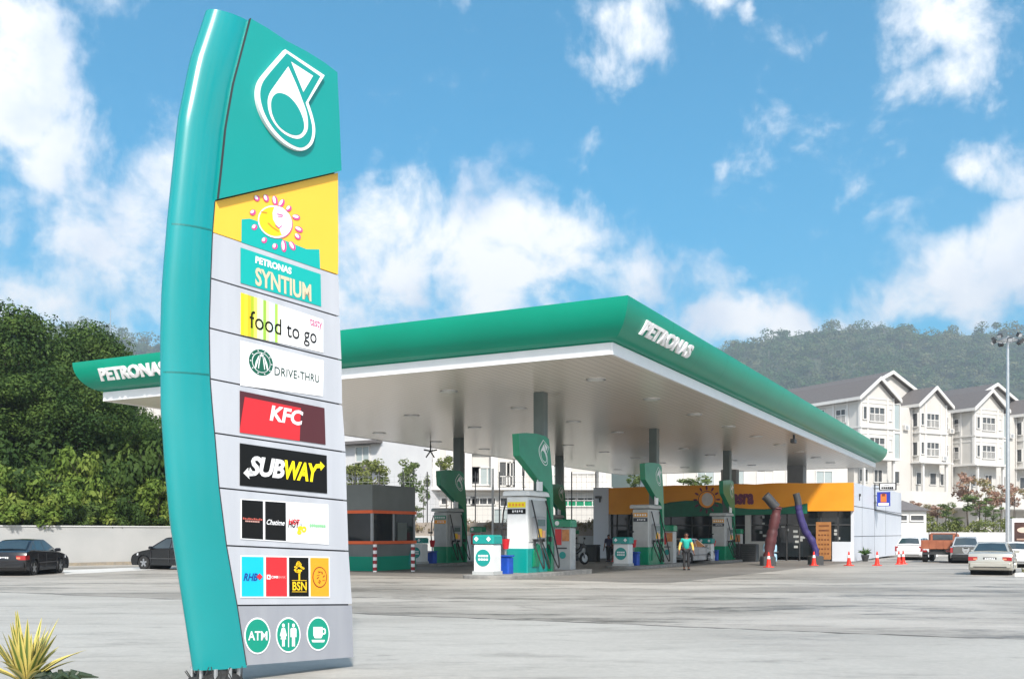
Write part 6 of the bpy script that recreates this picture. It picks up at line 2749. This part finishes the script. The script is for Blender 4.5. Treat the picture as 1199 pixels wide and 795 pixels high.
def blade_mat():
    m = bpy.data.materials.new('striped_blade')
    m.use_nodes = True
    nt = m.node_tree
    b_ = nt.nodes['Principled BSDF']
    uv = nt.nodes.new('ShaderNodeAttribute')
    uv.attribute_name = 'across'
    r_ = nt.nodes.new('ShaderNodeValToRGB')
    r_.color_ramp.interpolation = 'LINEAR'
    e = r_.color_ramp.elements
    e[0].position, e[0].color = 0.0, (.62, .50, .14, 1)
    e[1].position, e[1].color = 1.0, (.60, .50, .15, 1)
    for p_, c in ((.26, (.55, .46, .12, 1)), (.36, (.10, .15, .03, 1)), (.62, (.12, .17, .04, 1)), (.74, (.55, .45, .12, 1))):
        x = e.new(p_)
        x.color = c
    nt.links.new(uv.outputs['Fac'], r_.inputs[0])
    nt.links.new(r_.outputs[0], b_.inputs['Base Color'])
    b_.inputs['Roughness'].default_value = .4
    return m


BLD = blade_mat()
rs = random.Random(21)
for k in range(44):
    a = rs.uniform(0, 6.283)
    L = rs.uniform(.40, .62)
    el = rs.uniform(.55, 1.45)
    droop = rs.uniform(.05, .35) * (1.5 - el)
    vs, fs, ac = [], [], []
    for j in range(9):
        f = j / 8
        r_ = .03 + L * f * math.cos(el)
        z = .05 + L * f * math.sin(el) - droop * f * f * L
        wd = .026 * (1 - f ** 2.2) * (.6 + .8 * min(1, f * 3)) + .001
        ca, sa = math.cos(a), math.sin(a)
        for q_ in range(5):
            u = q_ / 4
            s = (u - .5) * 2
            vs.append((r_ * ca - s * wd * sa, r_ * sa + s * wd * ca, z + abs(s) * wd * .5))
            ac.append(u)
    for j in range(8):
        for q_ in range(4):
            i0 = j * 5 + q_
            fs.append((i0, i0 + 1, i0 + 6, i0 + 5))
    me = bpy.data.meshes.new('blade')
    me.from_pydata(vs, [], fs)
    at_ = me.attributes.new('across', 'FLOAT', 'POINT')
    at_.data.foreach_set('value', ac)
    me.materials.append(BLD)
    me.polygons.foreach_set('use_smooth', [True] * len(me.polygons))
    o = bpy.data.objects.new('blade', me)
    COL.objects.link(o)
    setparent(o, spk)
b = MB()
b.cyl((0, 0), .05, -.05, .12, M_BARK, n=8)
b.build('stem', spk)
sq_ = ground_at(66, 812)
for i, (dx, dy) in enumerate(((.25, .05), (.36, -.05))):
    b = MB()
    for k in range(7):
        a = k * .9 + i
        b.tube([(0, 0, .0), (.12 * math.cos(a), .1 * math.sin(a), .10), (.26 * math.cos(a), .2 * math.sin(a), .08)], [.02, .03, .004], mat('dark_leaf', (.02, .035, .015), (.03, .05, .02), rough=.5), n=5)
    o = b.build('low_plant')
    o.location = (sp.x + dx, sp.y + dy, gz(sp.y) + .02)
    tag(o, 'low dark-leaved plant at the right foot of the spiky plant', 'plant', 'low dark plants')

# ------------------------------------------------------------------ hills and forest
HP = [(60, 380), (100, 385), (130, 391), (150, 399), (175, 404), (200, 411), (300, 470), (420, 540), (600, 560), (700, 520), (760, 455), (800, 428), (840, 412), (870, 404), (900, 399), (930, 392), (960, 388), (1000, 385), (1045, 383),
      (1080, 392), (1110, 395), (1150, 390), (1199, 391), (1260, 394), (1340, 400)]
NH, MH = 90, 16
Y0, Y1 = 1050, 1700
xs = np.linspace(20, 1340, NH)
tops = np.interp(xs, [p[0] for p in HP], [p[1] for p in HP])
Ht = np.zeros((MH + 1, NH, 3))
for i, px in enumerate(xs):
    zt = EYE + (HY - tops[i]) / F * Y1
    for j in range(MH + 1):
        f = j / MH
        y = Y0 + (Y1 - Y0) * f
        X = (px - CX) / F * y
        z = gz(y) - 1 + (zt - gz(y)) * (f ** .9) * (1 + .07 * math.sin(i * .55 + j * .9) * (1 - f))
        Ht[j, i] = (X, y, z)
b = MB()
vs = Ht.reshape(-1, 3)
fs = [(j * NH + i, j * NH + i + 1, (j + 1) * NH + i + 1, (j + 1) * NH + i) for j in range(MH) for i in range(NH - 1)]
b.add([tuple(v) for v in vs], fs, mat('hill_earth', (.05, .07, .03), (.07, .08, .04), scale=.02, rough=.95))
tag(b.build('hill', smooth=True, angle=80), kind='structure')
rs_ = np.random.RandomState(31)
cs, rr = [], []
for k in range(1900):
    px = rs_.uniform(770, 1260) if rs_.rand() < .87 else rs_.uniform(80, 205)
    f = rs_.uniform(.15, 1.0) ** .8
    i = np.interp(px, xs, np.arange(NH))
    j = f * MH
    i0, j0 = int(i), int(min(j, MH - 1))
    p = Ht[j0, i0] * (1 - (j - j0)) + Ht[j0 + 1, i0] * (j - j0)
    X = (px - CX) / F * p[1]
    big = rs_.uniform(7, 16.5) * (1.3 if rs_.rand() < .12 else 1)
    cs.append((X, p[1], p[2] + rs_.uniform(-4, 17)))
    rr.append(big)
LF_H = leafmat('forest_leaf', (.03, .08, .02), (.075, .15, .035), (.20, .21, .10), .035)
V = leaf_arrays(cs, rr, 110, 2.1, rs_, squash=.7, up=.5)
o = quads_object('hill_forest', V, LF_H)
o['kind'] = 'stuff'
b = MB()
for k in range(260):
    c = cs[rs_.randint(len(cs))]
    b.tube([(c[0], c[1] - 2, c[2] - 24), (c[0] + rs_.uniform(-1, 1), c[1] - 3, c[2] + 2)], .6, M_BARKP, n=5)
o = b.build('forest_trunks')
o['kind'] = 'stuff'
# radio mast on the left skyline
b = MB()
y = 1650
m0, m1 = at(129, 400, y), at(129.5, 361, y)
b.tube([m0, m0.lerp(m1, .5), m1], [1.0, .8, .4], M_STEEL, n=6)
o = b.build('radio_mast')
tag(o, 'very thin distant radio mast on the left skyline', 'mast')

# ------------------------------------------------------------------ the air
b = MB()
b.box(-1500, 2400, -40, 1960, -38, 480, mat('haze', (.8, .85, .9)))
hz = b.build('haze')
hm = hz.data.materials[0]
hm.node_tree.nodes.clear()
pv = hm.node_tree.nodes.new('ShaderNodeVolumePrincipled')
pv.inputs['Color'].default_value = (.78, .87, .95, 1)
pv.inputs['Density'].default_value = 0.00036
pv.inputs['Anisotropy'].default_value = 0.2
ho = hm.node_tree.nodes.new('ShaderNodeOutputMaterial')
hm.node_tree.links.new(pv.outputs[0], ho.inputs['Volume'])
hz['kind'] = 'stuff'
